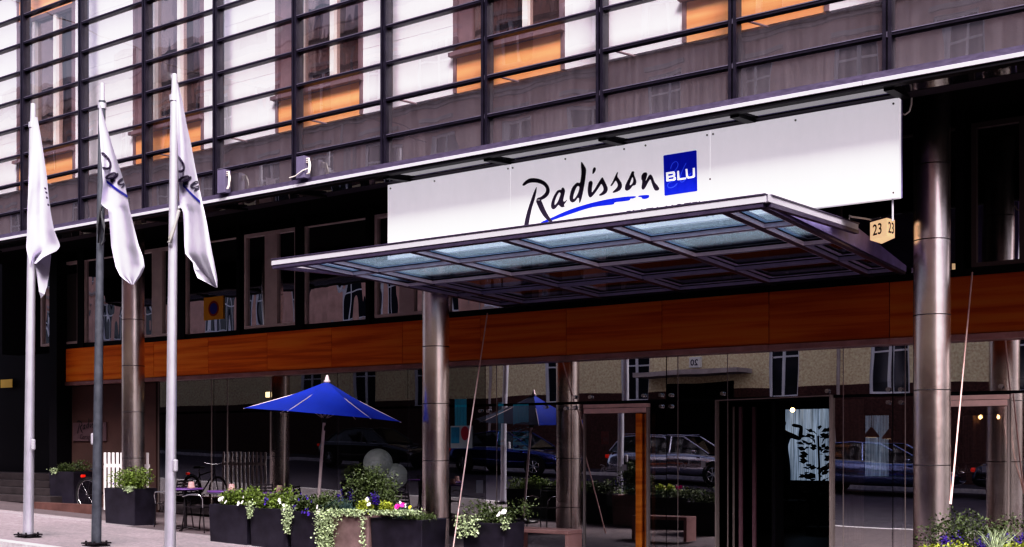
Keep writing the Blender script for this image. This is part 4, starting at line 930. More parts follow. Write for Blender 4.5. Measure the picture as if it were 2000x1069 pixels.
def table(x, y, label):
    g = gz(x, y); t_ = thing('cafe_table', label, 'table', (x, y, g), group='violet topped cafe tables')
    b = MB(); b.lathe([(0, .715), (.30, .715), (.31, .722), (.31, .735), (.30, .742), (0, .742)], n=36); b.build('tabletop', M['tabletop'], t_)
    b = MB(); b.tube([(0, 0, .04), (0, 0, .714)], .03, 12); b.build('stem', M['dkmetal'], t_)
    b = MB()
    for k in range(4): a = k * math.pi / 2 + .5; b.tube([(0, 0, .06), (.26 * math.cos(a), .26 * math.sin(a), .012)], .014, 8)
    b.build('foot', M['dkmetal'], t_); return g + .742
def pot(x, y, z, label, s=1.0):
    b = MB(); b.lathe([(.062 * s, 0), (.068 * s, .0), (.068 * s, .03 * s), (.058 * s, .032 * s), (.045 * s, .12 * s), (.0, .122 * s)], (x, y, z), 20); tag(b.build('clay_pot', M['pot'], None), label, 'pot', 'upturned clay pots on the tables')
for i, (px, y, lt, lp) in enumerate(((362, 13.35, 'violet topped cafe table behind the silver flagpole', 'upturned clay pot on the table nearest the silver pole'),
                                     (440, 13.5, 'violet topped cafe table behind the first planter of the row', 'upturned clay pot on the middle cafe table'),
                                     (546, 14.2, 'violet topped cafe table left of the parasol pole', 'upturned clay pot on the table by the parasol'))):
    x = T(px, y); z = table(x, y, lt); qx = T((381, 463, 546)[i], y - .05); pot(max(min(qx, x + .22), x - .22), y - .05, z, lp, 1.0)
chair(T(395, 13.4), 13.4, R(100), 'metal cafe chair right of the table behind the silver pole')
chair(T(330, 13.5), 13.6, R(-80), 'metal cafe chair left of the table behind the silver pole')
chair(T(500, 14.0), 14.2, R(60), 'metal cafe chair behind the second planter of the row')
chair(T(800, 14.6), 14.6, R(180), 'metal cafe chair behind the rounded shrub near the glass')
chair(T(600, 14.6), 14.7, R(120), 'metal cafe chair behind the parasol pole')

# parasol
ux, uy = T(627, 13.6), 13.6; ug = gz(ux, uy)
base = Vector((T(616, uy), uy, ug)); apex = P(639, 745, uy); ax = (apex - base).normalized()
U = thing('parasol', 'royal blue cafe parasol tilting right above the planters', 'parasol', base)
right = Vector((cY, sY, 0)); fwd = Vector((-sY, cY, 0))
rimc = P(632, 811, uy); ru = (right * 1 + Vector((0, 0, -.085))).normalized(); rv = (fwd + Vector((0, 0, .0))).normalized(); nn = 6
rim = []
for k in range(nn):
    a = R(14) + 2 * math.pi * k / nn; rim.append(rimc + ru * 1.27 * math.cos(a) + rv * 1.27 * math.sin(a))
b = MB(); ns = 8
for k in range(nn):
    A, B_ = rim[k], rim[(k + 1) % nn]; vs = []; fs = []
    for i in range(ns + 1):
        f = i / ns
        for j in range(ns + 1):
            e = A + (B_ - A) * j / ns; p = apex + (e - apex) * f
            sag = -.035 * math.sin(f * math.pi) - .0; bow = .05 * math.sin(j / ns * math.pi) * f
            vs.append(p + Vector((0, 0, sag)) + (rimc - p) * bow * .8)
    fs = [(i * (ns + 1) + j, i * (ns + 1) + j + 1, (i + 1) * (ns + 1) + j + 1, (i + 1) * (ns + 1) + j) for i in range(ns) for j in range(ns)]
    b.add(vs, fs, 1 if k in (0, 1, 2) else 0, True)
o = attach(b.build('canopy_cloth', [M['umb'], M['umb_shade']], None), U)
b = MB(); b.tube([base, base + ax * ((apex - base).length - .02)], .026, 14); attach(b.build('pole', M['umbpole'], None), U)
b = MB(); b.lathe([(.05, -.02), (.06, .0), (.035, .03), (.028, .07), (.014, .10), (0, .105)], apex, 16); attach(b.build('finial', M['umbpole'], None), U)
hub = apex - ax * .62
for k in range(nn):
    b = MB(); mid = apex + (rim[k] - apex) * .45 - Vector((0, 0, .03)); b.tube([hub, mid], .008, 6); b.tube([apex - ax * .06, rim[k] - Vector((0, 0, .01))], .008, 6); attach(b.build('rib', M['umbpole'], None), U)
b = MB(); b.tube([hub - ax * .05, hub + ax * .05], .045, 12); b.tube([hub - ax * .05, hub - ax * .12 + Vector((.03, 0, 0)), hub - ax * .22, hub - ax * .28 + Vector((-.02, 0, 0))], .016, 6); attach(b.build('hub', M['dkmetal'], None), U)
b = MB(); b.lathe([(0, .1), (.06, .1), (.06, .06), (.3, .05), (.32, 0), (0, 0)], base, 24); attach(b.build('foot', M['dkmetal'], None), U)

# slat fence, bicycle, bench, posters
fy = 15.0; fx0, fx1 = T(203, fy), T(290, fy); g = gz(fx0, fy)
Fn = thing('slat_screen', 'white painted slat screen leaning behind the left column', 'screen', (fx0, fy, g))
n = 11
for i in range(n):
    x = fx0 + (fx1 - fx0 - .07) * i / (n - 1); b = MB(); b.box(x, x + .075, fy - .012, fy + .012, g + .05, g + 1.26); attach(b.build('slat', M['picket'], None, bevel=.01), Fn)
b = MB()
for z in (g + .25, g + .95): b.box(fx0, fx1, fy + .013, fy + .035, z, z + .07)
attach(b.build('rail', M['picket'], None), Fn)

BC = thing('bicycle', 'dark bicycle parked behind the dark grey pole', 'bicycle', (T(171, 15.2), 15.2, gz(-21.6, 15.2)), R(184))
for sx in (0, -1.02):
    b = MB(); b.torus((sx, 0, .34), .33, .018); wl = b.build('wheel', M['tyre'], BC)
    b = MB(); b.torus((sx, 0, .34), .305, .008); b.tube([(sx, -.03, .34), (sx, .03, .34)], .018, 8)
    for k in range(14): a = 2 * math.pi * k / 14; b.tube([(sx, 0, .34), (sx + .30 * math.cos(a), 0, .34 + .30 * math.sin(a))], .0015, 4)
    b.build('rim', M['chrome'], wl)
b = MB(); b.tube([(0, 0, .34), (-.4, 0, .30), (-.3, 0, .75)], .014, 8); b.tube([(-.4, 0, .30), (-.88, 0, .78)], .016, 8); b.tube([(-.32, 0, .7), (-.86, 0, .82)], .014, 8); b.tube([(-1.02, 0, .34), (-.9, 0, .72), (-.86, 0, .95)], .014, 8); b.tube([(0, 0, .34), (-.32, 0, .7)], .01, 8)
b.build('bike_frame', M['dkmetal'], BC)
b = MB(); b.tube([(-.86, -.28, 1.0), (-.86, -.1, .96), (-.86, .1, .96), (-.86, .28, 1.0)], .012, 8); b.build('handlebar', M['chrome'], BC)
b = MB(); b.box(-.42, -.16, -.07, .07, .86, .91); b.build('saddle', M['tyre'], BC, bevel=.02)
b = MB(); b.tube([(-.29, 0, .73), (-.29, 0, .87)], .012, 8); b.build('seat_post', M['chrome'], BC)
b = MB(); b.box(.12, .18, -.05, .04, .70, .76); b.build('rear_light', M['red'], BC, bevel=.01)
b = MB(); b.torus((0, 0, .34), .37, .012, n=28); b.build('mudguard', M['dkmetal'], BC)

bx0, bx1 = T(1000, 14.5), T(1113, 14.5); gb = gz(bx0, 14.5); bt = Zp(1060, 1034, 14.5)
BN = thing('bench', 'low pinkish steel framed bench in front of the lobby glass', 'bench', ((bx0 + bx1) / 2, 14.5, gb))
b = MB(); b.box(bx0, bx1, 14.45, 14.85, bt - .06, bt); attach(b.build('seat', M['lintel'], None, bevel=.008), BN)
for x in (bx0 + .03, bx1 - .03):
    b = MB(); b.box(x - .03, x + .03, 14.46, 14.84, gb, bt - .061); attach(b.build('leg', M['lintel'], None), BN)

def flatbox(name_, px0, py0, px1, py1, D, m_, label, cat, th=.01):
    x0, x1 = T(px0, D), T(px1, D); z1 = Zp(px0, py0, D); z0 = Zp(px0, py1, D)
    b = MB(); b.box(x0, x1, D, D + th, z0, z1); o = b.build(name_, m_, None)
    return tag(o, label, cat) if label else o
PO = thing('poster', 'blue and white poster with balloon on the lobby glass right of the column', 'poster', P(900, 850, DL - .03))
attach(flatbox('sheet', 880, 832, 922, 876, DL - .02, M['poster'], None, None), PO)
attach(flatbox('picture', 881, 835, 897, 866, DL - .025, M['posterb'], None, None, .004), PO)
b = MB(); c_ = P(908, 845, DL - .026); n = 20
b.add([c_] + [c_ + Vector((.09 * math.cos(2 * math.pi * k / n), 0, .11 * math.sin(2 * math.pi * k / n) * (1 if math.sin(2 * math.pi * k / n) > 0 else 1.3))) for k in range(n)], [(0, k + 1, (k + 1) % n + 1) for k in range(n)]); attach(b.build('balloon_shape', M['posterr'], None), PO)
fs_ = flatbox('fire_sign', 1174, 843, 1188, 868, DL + .03, M['signred'], 'small red sign with numbers behind the wooden handled door', 'sign')
text_mesh('05', lambda x, y: Vector((T(1177, DL) + x, DL + .022, Zp(1180, 862, DL) + y)), 'lettering', M['sticker'], None, size=.09).parent = fs_
flatbox('sticker', 1127, 1039, 1136, 1052, DL - .012, M['poster'], 'small white sticker low on the glass left of the door', 'sticker', .003)
flatbox('notice', 1, 742, 24, 758, 17.4, M['noticey'], 'small yellow notice on the dark wall at the far left', 'notice')
# window logos
def glass_logo(px, py, wpx, label, D=None, mk=None):
    D = D or DL - .015; x = T(px, D); z = Zp(px, py, D); s = (T(px + wpx, D) - x) / (L2(1855, 300)[0] - L0[0])
    t_ = thing('glass_lettering', label, 'lettering', (x, D, z)); n0 = set(bpy.data.objects)
    mk = mk or M['sticker']
    logo(lambda a, c, l: Vector((x + a * s, D - l * .0008, z + c * s)), None, mk, mk, mk)
    for o in set(bpy.data.objects) - n0:
        if o.parent is None: attach(o, t_)
    return t_
glass_logo(1326, 916, 52, 'pale script lettering on the glass left of the open entrance')
glass_logo(1862, 926, 68, 'pale script lettering on the glass door right of the last column')
glass_logo(1172, 922, 52, 'faint script lettering on the wooden handled glass door', D=DL - .045)
# garage sign
GS = thing('garage_sign', 'dim brown sign plate with script on the garage wall', 'sign', P(170, 845, DW + .05))
attach(flatbox('plate', 142, 826, 207, 862, DW + .06, M['garagesign'], None, None, .03), GS)
gl_ = T(146, DW); gsx = (T(197, DW) - gl_) / (L2(1466, 300)[0] - L0[0]); gzz = Zp(150, 847, DW)
attach(curve_mesh([norm(q_) for g_ in RAW['ink'] for q_ in g_], lambda x, y: Vector((gl_ + x * gsx, DW + .057, gzz + y * gsx)), 'lettering', M['inkg'], None), GS)
attach(text_mesh('Garage', lambda x, y: Vector((T(152, DW) + x, DW + .057, Zp(155, 858, DW) + y)), 'lettering', M['inkg'], None, size=.16), GS)
# plate on the recess window standing in for a mirrored no-stopping sign
RS = thing('reflected_sign', 'yellow square sign with red and blue disc standing in for a reflection in the recessed window', 'road sign', P(420, 603, DW - .02))
attach(flatbox('plate', 398, 582, 436, 626, DW - .02, M['reflsign'], None, None, .01), RS)
for rr, mk, yy in ((.165, 'signred', -.024), (.12, 'signblue', -.027)):
    c_ = P(417, 603, DW + yy); b = MB(); b.add([c_] + [c_ + Vector((rr * math.cos(2 * math.pi * k / 28), 0, rr * math.sin(2 * math.pi * k / 28))) for k in range(28)], [(0, k + 1, (k + 1) % 28 + 1) for k in range(28)]); attach(b.build('disc', M[mk], None), RS)

# ------------------------------------------------------------------ inside the lobby
def curtain(px0, px1, py0, py1, D, m_, label):
    x0, x1 = T(px0, D), T(px1, D); z1, z0 = Zp(px0, py0, D), Zp(px0, py1, D); n = int((x1 - x0) / .02); b = MB(); vs = []
    for i in range(n + 1):
        x = x0 + (x1 - x0) * i / n; y = D + .05 * math.sin(i * .55) + .02 * math.sin(i * 1.7); vs += [(x, y, z0), (x, y, z1)]
    b.add(vs, [(2 * i, 2 * i + 2, 2 * i + 3, 2 * i + 1) for i in range(n)], 0, True); tag(b.build('curtain', m_, None), label, 'curtain')
curtain(1534, 1619, 800, 938, 24.5, M['curtain'], 'pale blue curtain seen through the open entrance')
curtain(1690, 1735, 812, 930, 24.5, M['curtain'], 'pale blue curtain behind the glass left of the right column')
curtain(1648, 1688, 780, 1060, 19.0, M['curtainr'], 'brown curtain just inside the glass left of the right column')
curtain(1880, 1955, 812, 905, 24.0, M['curtainr'], 'brown curtain behind the glass door at far right')
curtain(958, 985, 786, 870, 22, M['teal'], 'blue curtain strip above the reflected car')
curtain(1002, 1034, 790, 880, 22, M['teal'], 'teal banner behind the palm leaves')
curtain(888, 912, 780, 832, 22, M['teal'], 'blue curtain just right of the middle column')
for px, py, lab in ((1548, 801, 'small lit spotlight above the curtain in the entrance'), (1916, 815, 'left one of two lit lamps behind the far right door'), (1948, 815, 'right one of two lit lamps behind the far right door')):
    c_ = P(px, py, 24.0); b = MB(); b.lathe([(0, .05), (.035, .035), (.05, 0), (.035, -.035), (0, -.05)], c_, 14); tag(b.build('spotlight', M['warm'], None), lab, 'lamp')
for px, py, lab in ((1702, 850, 'copper pendant lamp left of the right column'), (1738, 853, 'copper pendant lamp nearest the right column')):
    c_ = P(px, py, 21); t_ = thing('pendant_lamp', lab, 'lamp', c_)
    b = MB(); b.lathe([(.02, .14), (.05, .10), (.14, -.02), (.13, -.04)], (0, 0, 0), 20); b.build('shade', M['copper'], t_)
    b = MB(); b.tube([(0, 0, .14), (0, 0, 3.1 - c_.z)], .006, 6); b.build('cord', M['black'], t_)
    b = MB(); b.lathe([(0, -.03), (.09, -.03), (.09, -.045), (0, -.045)], (0, 0, 0), 16); b.build('bulb', mat('soft lamp', (1, .8, .6), emit=((1, .75, .5), 1.2)) if 'sl' not in M else M['sl'], t_)
for (px, py, r_, D, lab) in ((738, 905, .30, 17.6, 'large frosted globe lamp inside the glass behind the shrub'), (772, 930, .26, 17.9, 'smaller frosted globe lamp right of the large one')):
    c_ = P(px, py, D); b = MB(); b.lathe([(r_ * math.sin(math.pi * k / 14), r_ * math.cos(math.pi * k / 14)) for k in range(15)], c_, 28); tag(b.build('globe_lamp', M['globe'], None), lab, 'lamp')
flatbox('board', 1034, 940, 1069, 1030, 17.4, M['board'], 'grey green board leaning inside the lobby glass', 'board', .03)
flatbox('board', 930, 938, 943, 963, 17.3, M['poster'], 'small pale card inside the glass above the black planter', 'card', .01)
flatbox('reflection_strip', 1121, 786, 1136, 1060, 17.2, mat('dim green reflection strip', (.03, .06, .05), .6, var=.4), 'narrow dim green reflection strip inside left of the door', 'panel', .03)  # strip stands in for the edge of the column's reflection
# wall lamp in the cafe and the ceiling light
c_ = P(523, 771, 17.8); b = MB(); b.box(c_.x - .08, c_.x + .08, c_.y, c_.y + .05, c_.z - .06, c_.z + .06); tag(b.build('wall_light', mat('warm wall light', (1, .8, .5), emit=((1, .75, .4), 2.0)), None, bevel=.01), 'small lit wall light above the left side of the parasol', 'lamp')
# sculpture: a standing figure with raised bent arms, black against the curtain
def skinned(name_, edges, pts, m_, sub=2, parent=None):
    me = bpy.data.meshes.new(name_); me.from_pydata([p[0] for p in pts], edges, []); o = bpy.data.objects.new(name_, me); COL.objects.link(o)
    o.modifiers.new('s', 'SKIN'); 
    for i, p in enumerate(pts):
        me.skin_vertices[0].data[i].radius = (p[1], p[1])
    me.skin_vertices[0].data[0].use_root = True
    s = o.modifiers.new('ss', 'SUBSURF'); s.levels = sub; s.render_levels = sub; me.materials.append(m_)
    if parent: o.parent = parent
    return o
sc_ = P(1536, 935, 23.5); gq = -.3
pts = [((0, 0, .95), .15), ((0, 0, 1.2), .13), ((0, 0, 1.42), .15), ((0, 0, 1.56), .05), ((.02, 0, 1.68), .10), ((.03, 0, 1.78), .08),
       ((.2, 0, 1.45), .06), ((.42, 0, 1.36), .045), ((.45, 0, 1.62), .04), ((.24, 0, 1.66), .035), ((-.2, 0, 1.45), .06), ((-.3, 0, 1.15), .045), ((-.15, 0, .95), .04),
       ((.1, 0, .85), .11), ((.13, 0, .45), .08), ((.13, 0, .05), .055), ((-.1, 0, .85), .11), ((-.12, 0, .45), .08), ((-.12, 0, .05), .055)]
ed = [(0, 1), (1, 2), (2, 3), (3, 4), (4, 5), (2, 6), (6, 7), (7, 8), (8, 9), (2, 10), (10, 11), (11, 12), (0, 13), (13, 14), (14, 15), (0, 16), (16, 17), (17, 18)]
o = skinned('sculpture', ed, pts, M['figure']); zt_ = P(1536, 812, 23.5).z; o.location = (sc_.x - .12, 23.5, zt_ - 1.86); tag(o, 'black sculpture of a standing figure with raised arm against the curtain', 'sculpture')
b = MB(); b.lathe([(0, 0), (.55, 0), (.6, 1.0), (0, 1.0)], (sc_.x - .1, 23.4, zt_ - 2.8), 16); tag(b.build('plinth', M['figure'], None), 'black plinth under the sculpture in the entrance', 'plinth')
# indoor plant
IPc = P(1598, 935, 22.5); IP = thing('potted_plant', 'dark leafy pot plant in the open entrance against the curtain', 'plant', (IPc.x, 22.5, -.45))
b = MB(); zt_ = P(1598, 842, 22.5).z + .45
b.tube([(0, 0, .4), (.03, 0, zt_ * .6), (.0, 0, zt_ - .1)], .02, 8); b.build('stem', M['figure'], IP)
b = MB()
for k in range(150):
    z = random.uniform(.75, zt_); a = random.uniform(0, 6.28); d = Vector((math.cos(a), math.sin(a) * .6, random.uniform(-.2, .5))).normalized(); leafquad(b, Vector((0, 0, z)) + d * random.uniform(.02, .28), .18, d, .5)
b.build('foliage', mat('black green leaf', (.008, .012, .008), .5), IP)
b = MB(); b.lathe([(0, 0), (.2, 0), (.26, .45), (.24, .45), (0, .42)], n=20); b.build('pot', M['figure'], IP)
# palm inside
PLc = P(1035, 800, 18.5); PL = thing('palm_plant', 'indoor palm with arching leaves behind the lobby glass', 'plant', (PLc.x, 18.5, gz(PLc.x, 18) - .02))
top_ = PLc.z + .25 - PL.location.z
b = MB(); b.tube([(0, 0, 0), (.03, 0, top_ * .8)], .04, 8); b.build('trunk', M['figure'], PL)
b = MB()
for k in range(12):
    a = k * 2.4; d = Vector((math.cos(a), math.sin(a), 0)); pts_ = [Vector((.03, 0, top_ * .8)) + d * (.55 * f) + Vector((0, 0, .35 * f - .75 * f * f)) for f in [i / 8 for i in range(9)]]
    for i, p in enumerate(pts_[1:]):
        for s_ in (-1, 1):
            e = (d.cross(Vector((0, 0, 1))) * s_ + d * .5 + Vector((0, 0, -.35))).normalized(); leafquad(b, p, .26, e, .14)
b.build('fronds', mat('dark palm leaf', (.02, .03, .015), .5), PL)

# ------------------------------------------------------------------ opposite side of the street
OB = thing('opposite_building', 'long plastered town house across the street, seen mirrored in the glass', 'building', (-15, -4.6, .4))
OY = -4.6
def O_(b, n, m, bev=0): return attach(b.build(n, m, None, bevel=bev), OB)
X0, X1 = -62, 14
def gW(x): return -.0285 * x + .1
# window lists per storey
def storey_windows(z0, z1, xs, w, arch=False):
    wins = [(x - w / 2, x + w / 2, z0, z1) for x in xs]; return wins
low = [-37.5, -34.2, -30.9, -24.2, -20.9, -15.0, -11.4, -7.6, -3.6, 1.0, 5.0]
lw = storey_windows(3.3, 5.3, low, 1.15)
ups = []
for s_, (a_, c_) in enumerate(((7.1, 9.0), (10.4, 12.2), (13.5, 15.1))):
    ups += storey_windows(a_, c_, [X0 + 2.6 + 2.75 * k for k in range(27)], 1.15)
def wall_with_holes(name_, m_, x0, x1, z0f, z1, holes):
    """vertical wall in plane OY with rectangular openings"""
    xs = sorted({x0, x1} | {h[0] for h in holes if x0 < h[0] < x1} | {h[1] for h in holes if x0 < h[1] < x1})
    b = MB()
    for a_, c_ in zip(xs, xs[1:]):
        mid = (a_ + c_) / 2; cut = sorted([(h[2], h[3]) for h in holes if h[0] < mid < h[1]]); z = z0f; 
        for h0, h1 in cut:
            h0c, h1c = max(h0, z0f), min(h1, z1)
            if h1c <= z0f or h0c >= z1: continue
            if h0c > z + .001: b.quad((a_, OY, z), (c_, OY, z), (c_, OY, h0c), (a_, OY, h0c))
            z = max(z, h1c)
        if z1 > z + .001: b.quad((a_, OY, z), (c_, OY, z), (c_, OY, z1), (a_, OY, z1))
    return O_(b, name_, m_)
doorway = (-19.6, -16.9, -2, 3.9)
holes = lw + ups + [doorway]
wall_with_holes('wall_base', M['maroon'], X0, X1, -1.5, 3.62, holes)
wall_with_holes('wall', M['ochre'], X0, X1, 3.62, 6.3, holes)
wall_with_holes('wall', M['brickp'], X0, X1, 6.3, 16.0, holes)
b = MB(); b.box(X0, X1, OY - 9, OY - .32, -1.5, 16.0); O_(b, 'building_core', M['black'])
for (a_, c_, z0, z1) in lw + ups:
    b = MB(); fr = .07; yf = OY - .16
    b.box(a_, a_ + fr, yf, yf + .06, z0, z1); b.box(c_ - fr, c_, yf, yf + .06, z0, z1); b.box(a_ + fr, c_ - fr, yf, yf + .06, z1 - fr, z1); b.box(a_ + fr, c_ - fr, yf, yf + .06, z0, z0 + fr)
    mid = (a_ + c_) / 2; b.box(mid - .05, mid + .05, yf, yf + .07, z0 + fr, z1 - fr); b.box(a_ + fr, mid - .05, yf, yf + .055, z1 - .65, z1 - .59); b.box(mid + .05, c_ - fr, yf, yf + .055, z1 - .65, z1 - .59)
    # reveals
    b.quad((a_, OY, z0), (a_, OY - .2, z0), (a_, OY - .2, z1), (a_, OY, z1)); b.quad((c_, OY, z0), (c_, OY - .2, z0), (c_, OY - .2, z1), (c_, OY, z1))
    b.quad((a_, OY, z0), (c_, OY, z0), (c_, OY - .2, z0), (a_, OY - .2, z0)); b.quad((a_, OY, z1), (c_, OY, z1), (c_, OY - .2, z1), (a_, OY - .2, z1))
    w_ = O_(b, 'window', M['opwin'])
    b = MB(); b.quad((a_, yf + .02, z0), (c_, yf + .02, z0), (c_, yf + .02, z1), (a_, yf + .02, z1)); p_ = b.build('pane', M['oppane'], w_)
    if z0 > 6: 
        b = MB(); b.box(a_ - .12, c_ + .12, OY - .0, OY + .10, z1 + .12, z1 + .24); b.box(a_ - .1, c_ + .1, OY + .001, OY + .12, z0 - .12, z0 - .003); b.build('window_trim', M['stonep'], w_)
for z, h_, d_ in ((6.25, .28, .22), (9.75, .16, .14), (12.9, .2, .2), (15.95, .5, .55)):
    b = MB(); b.box(X0, X1, OY - .1, OY + d_, z, z + h_ * .5); b.box(X0, X1, OY - .1, OY + d_ * .6, z - h_ * .5, z - .002); O_(b, 'cornice', M['stonep'])
b = MB(); b.add([(X0, OY + .3, 16.4), (X1, OY + .3, 16.4), (X1, OY - 1.6, 18.2), (X0, OY - 1.6, 18.2)], [(0, 1, 2, 3)]); b.box(X0, X1, OY - 9, OY - 1.6, 16.0, 18.2); O_(b, 'roof', M['roofm'])
for k in range(9):
    x = X0 + 5 + 8 * k; b = MB(); b.box(x - .8, x + .8, OY - 1.4, OY - .2, 16.5, 18.0); o = O_(b, 'dormer', M['roofm'])
    b = MB(); b.box(x - .5, x + .5, OY - .199, OY - .17, 16.7, 17.8); b.build('dormer_window', M['oppane'], o)
b = MB(); b.box(-19.6, -16.9, OY - .9, OY - .85, -1, 3.9); dr = O_(b, 'entrance_door', M['opdoor'])
b = MB(); b.box(-20.3, -16.2, OY + .02, OY + 1.3, 4.15, 4.32); O_(b, 'entrance_canopy', M['stonep'])
b = MB(); b.box(-19.0, -18.9, OY - .84, OY - .8, -1, 3.9); b.box(-17.9, -17.8, OY - .84, OY - .8, -1, 3.9); b.box(-18.89, -17.91, OY - .84, OY - .8, 2.4, 2.5); b.build('door_bars', M['opdoor'], dr)
b = MB()
for x in (-27.5, -13.0, -5.4): b.tube([(x, OY + .08, gW(x) + .1), (x, OY + .08, 15.6)], .06, 10)
O_(b, 'downpipe', M['stonep'])
NB2 = thing('house_number', 'white number box reading 20 above the door across the street', 'house number', (-18.3, OY + .05, 4.45))
b = MB(); b.box(-.2, .2, 0, .2, 0, .38); b.build('box', M['whitebox'], NB2, bevel=.01)
text_mesh('20', lambda x, y: Vector((.16 - x, .206, .08 + y)), 'number', M['ink'], NB2, size=.3, bold=.004)

# cars parked behind the camera's line: seen in the glass
def car(cx, cy, paint, label, wagon=False, L_=4.6):
    t_ = thing('parked_car', label, 'car', (cx, cy, gz(cx, 0) + .0), 0, 'cars parked across the street'); t_.rotation_euler[1] = .0285
    s = L_ / 4.6
    st = [(-2.28, .62, .42, .70), (-2.2, .76, .30, .88), (-1.9, .86, .25, .98), (-1.2, .90, .22, .97), (0, .91, .22, .95), (.9, .90, .22, .94), (1.5, .88, .24, .86), (2.0, .82, .26, .76), (2.25, .66, .32, .66), (2.32, .45, .38, .58)]
    b = MB(); vs = []
    for x, w, zb, zt in st:
        x *= s
        vs += [(x, -w * .8, zb), (x, -w, zb + .1), (x, -w, (zb + zt) / 2), (x, -w * .95, zt - .05), (x, -w * .78, zt), (x, w * .78, zt), (x, w * .95, zt - .05), (x, w, (zb + zt) / 2), (x, w, zb + .1), (x, w * .8, zb)]
    n = 10; fs = [(i * n + j, i * n + (j + 1) % n, (i + 1) * n + (j + 1) % n, (i + 1) * n + j) for i in range(len(st) - 1) for j in range(n)] + [tuple(range(n)), tuple((len(st) - 1) * n + j for j in range(n))]
    b.add(vs, fs, 0, True); o = b.build('body', paint, t_); o.modifiers.new('s', 'SUBSURF').render_levels = 2; o.modifiers['s'].levels = 1
    cab = [(-2.12 if wagon else -1.75, .70, .93, .95), (-1.75 if wagon else -1.15, .64, .93, 1.38), (-.5, .62, .93, 1.47), (.25, .61, .93, 1.43), (1.15, .70, .90, .93)]
    def cabmesh(k0, k1, zt_only=False):
        pass
    b = MB(); vs = []
    for x, w, zb, zt in cab: x *= s; vs += [(x, -.80, zb - .03), (x, -w, zt), (x, w, zt), (x, .80, zb - .03)]
    fs = [(i * 4 + j, i * 4 + j + 1, (i + 1) * 4 + j + 1, (i + 1) * 4 + j) for i in range(4) for j in range(3)]
    b.add(vs, fs, 0, False); b.build('side_windows', M['carwin'], t_)
    b = MB(); vs = []
    for x, w, zb, zt in cab: x *= s; vs += [(x, -w - .015, zt - .015), (x, -w * .9, zt + .02), (x, w * .9, zt + .02), (x, w + .015, zt - .015)]
    fs = [(i * 4 + j, i * 4 + j + 1, (i + 1) * 4 + j + 1, (i + 1) * 4 + j) for i in range(1, 3) for j in range(3)]; b.add(vs, fs, 0, True)
    for sgn in (-1, 1):
        for i in range(4): b.tube([(cab[i][0] * s, sgn * (cab[i][1] + .01), cab[i][3]), (cab[i + 1][0] * s, sgn * (cab[i + 1][1] + .01), cab[i + 1][3])], .03, 6)
        b.tube([(-.15 * s, sgn * .80, .93), (-.2 * s, sgn * .63, 1.44)], .03, 6); 
        if wagon: b.tube([(-1.75 * s, sgn * .7, 1.47), (.2 * s, sgn * .64, 1.50)], .015, 6)
    b.build('roof', paint, t_)
    for sx, xx in ((1, 1.42), (-1, -1.38)):
        for sy in (-1, 1):
            b = MB(); prof = [(0, .0), (.20, .0), (.31, .02), (.325, .05), (.325, .17), (.31, .2), (0, .2)]
            b.lathe(prof, n=28); w_ = b.build('wheel', M['tyre'], t_); w_.location = (xx * s, sy * .93, .325); w_.rotation_euler = (R(90) * sy, 0, 0)
            b = MB(); b.lathe([(.21, -.004), (.2, .004), (.19, -.006)], n=24)
            for k in range(7): a = 2 * math.pi * k / 7; b.tube([(0, 0, -.004), (.2 * math.cos(a), .2 * math.sin(a), -.004)], .018, 6)
            b.build('rim', M['chrome'], w_)
            b = MB(); b.torus((xx * s, sy * .885, .34), .36, .03, n=28); b.build('wheel_arch', M['tyre'], t_)
    for sy in (-1, 1):
        b = MB(); b.box(2.06 * s, 2.22 * s, sy * .62 - .12, sy * .62 + .12, .60, .70); b.build('headlight', M['chrome'], t_, bevel=.03)
        b = MB(); b.box(-2.27 * s, -2.14 * s, sy * .62 - .13, sy * .62 + .13, .72, .84); b.build('tail_light', M['red'], t_, bevel=.03)
        b = MB(); b.box(.72 * s, .86 * s, sy * 1.0 - .07, sy * 1.0 + .07, .93, 1.03); b.build('mirror', paint, t_, bevel=.03)
    b = MB()
    for sy in (-1, 1): b.tube([(-1.9 * s, sy * .865, .935), (0, sy * .87, .92), (1.4 * s, sy * .85, .87)], .012, 6)
    b.build('trim_strip', M['chrome'], t_)
    return t_
car(-22.9, .35, carpaint('dark blue paint', (.03, .045, .20)), 'dark blue saloon mirrored in the glass right of the middle column', L_=4.8)
car(-16.3, .35, carpaint('silver paint', (.55, .56, .66)), 'silver estate car mirrored in the wooden handled door', True, 4.7)
car(-10.1, .35, carpaint('blue grey paint', (.20, .25, .46)), 'blue grey saloon mirrored left of the right column', L_=4.7)
car(-5.3, .2, carpaint('black paint', (.04, .045, .07)), 'black saloon mirrored in the far right glass', L_=4.3)
car(-29.2, .35, carpaint('grey paint', (.08, .08, .09)), 'grey car parked farthest left across the street', L_=4.5)

# span-wire street lamp over the road (it shows in the upper glass)
LY = 6.0; Dm = 2 * DG - LY; lx = Dm * math.tan(math.atan((319 - 1000) / F) - YAW); lz = CH + (HY - 150) * (-lx * sY + Dm * cY) / F
SLp = thing('street_lamp', 'grey dome street lamp hanging on a wire, mirrored in the upper glass', 'street lamp', (lx, LY, lz))
b = MB(); b.lathe([(0, .20), (.06, .19), (.16, .13), (.23, .02), (.23, -.06)], n=28); b.build('hood', M['lamphead'], SLp)
b = MB(); b.lathe([(.22, -.061), (.17, -.16), (0, -.2)], n=28); b.build('lens', mat('grey lens', (.25, .27, .3), .2), SLp)
b = MB(); b.tube([(0, 0, .2), (0, 0, .4)], .02, 8); b.build('hanger', M['wire'], SLp)
b = MB(); b.tube([(lx, OY, lz + .9), (lx, LY, lz + .4), (lx, DG - .08, lz + .8)], .012, 6); tag(b.build('span_wire', M['wire'], None), 'thin wire across the street carrying the dome lamp', 'wire')

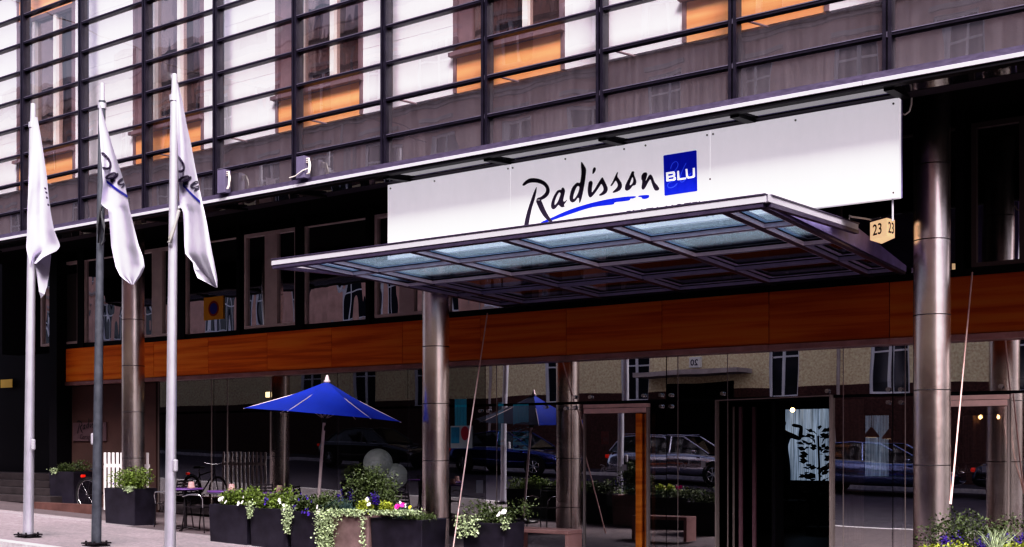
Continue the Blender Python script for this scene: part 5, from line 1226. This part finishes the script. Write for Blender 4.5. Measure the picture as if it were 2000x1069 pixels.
# ------------------------------------------------------------------ camera, light, world
cam = bpy.data.cameras.new('camera'); co = bpy.data.objects.new('camera', cam); COL.objects.link(co); S.camera = co
cam.sensor_width = 36; cam.lens = F / 2000 * 36; cam.shift_y = (HY - 534.5) / 2000; cam.clip_start = .05; cam.clip_end = 3000
co.location = (0, 0, CH); co.rotation_euler = (R(90), 0, YAW)
EL, AZ = R(44), math.atan2(.72, -1.0)         # sun seen from the hotel front: high, over the opposite roofs
sd_ = Vector((math.sin(AZ) * math.cos(EL), math.cos(AZ) * math.cos(EL), math.sin(EL)))
sun = bpy.data.lights.new('sun', 'SUN'); sun.energy = 6.8; sun.angle = R(30); sun.color = (1, .95, .92)
so = bpy.data.objects.new('sun', sun); COL.objects.link(so); so.rotation_euler = (-sd_).to_track_quat('-Z', 'Y').to_euler(); so.location = (0, 0, 30)
w = bpy.data.worlds.new('World'); S.world = w; w.use_nodes = True; nt = w.node_tree; bg = nt.nodes['Background']
sk = nt.nodes.new('ShaderNodeTexSky'); sk.sky_type = 'NISHITA'; sk.sun_disc = False; sk.sun_elevation = EL; sk.sun_rotation = AZ; sk.air_density = 1.0; sk.dust_density = 4.0; sk.ozone_density = 2.0
hs = nt.nodes.new('ShaderNodeHueSaturation'); hs.inputs['Saturation'].default_value = .45
mxn = nt.nodes.new('ShaderNodeMix'); mxn.data_type = 'RGBA'; mxn.blend_type = 'MULTIPLY'; mxn.inputs[0].default_value = 1; mxn.inputs[7].default_value = (1.0, .93, 1.06, 1)
nt.links.new(sk.outputs[0], hs.inputs['Color']); nt.links.new(hs.outputs[0], mxn.inputs[6]); nt.links.new(mxn.outputs[2], bg.inputs[0]); bg.inputs[1].default_value = .15
S.view_settings.view_transform = 'Standard'; S.view_settings.look = 'None'; S.view_settings.exposure = 0
vs_ = S.view_settings; vs_.use_curve_mapping = True; cm_ = vs_.curve_mapping; cc_ = cm_.curves[3]
for p_ in ((.012, .004), (.04, .026), (.12, .115), (.35, .41), (.65, .86)): cc_.points.new(*p_)
cc_.points[0].location = (0, 0); cc_.points[-1].location = (1, 1.12 if False else 1.0); cm_.update()
S.cycles.max_bounces = 8; S.cycles.transparent_max_bounces = 16; S.cycles.glossy_bounces = 5; S.cycles.sample_clamp_indirect = 4
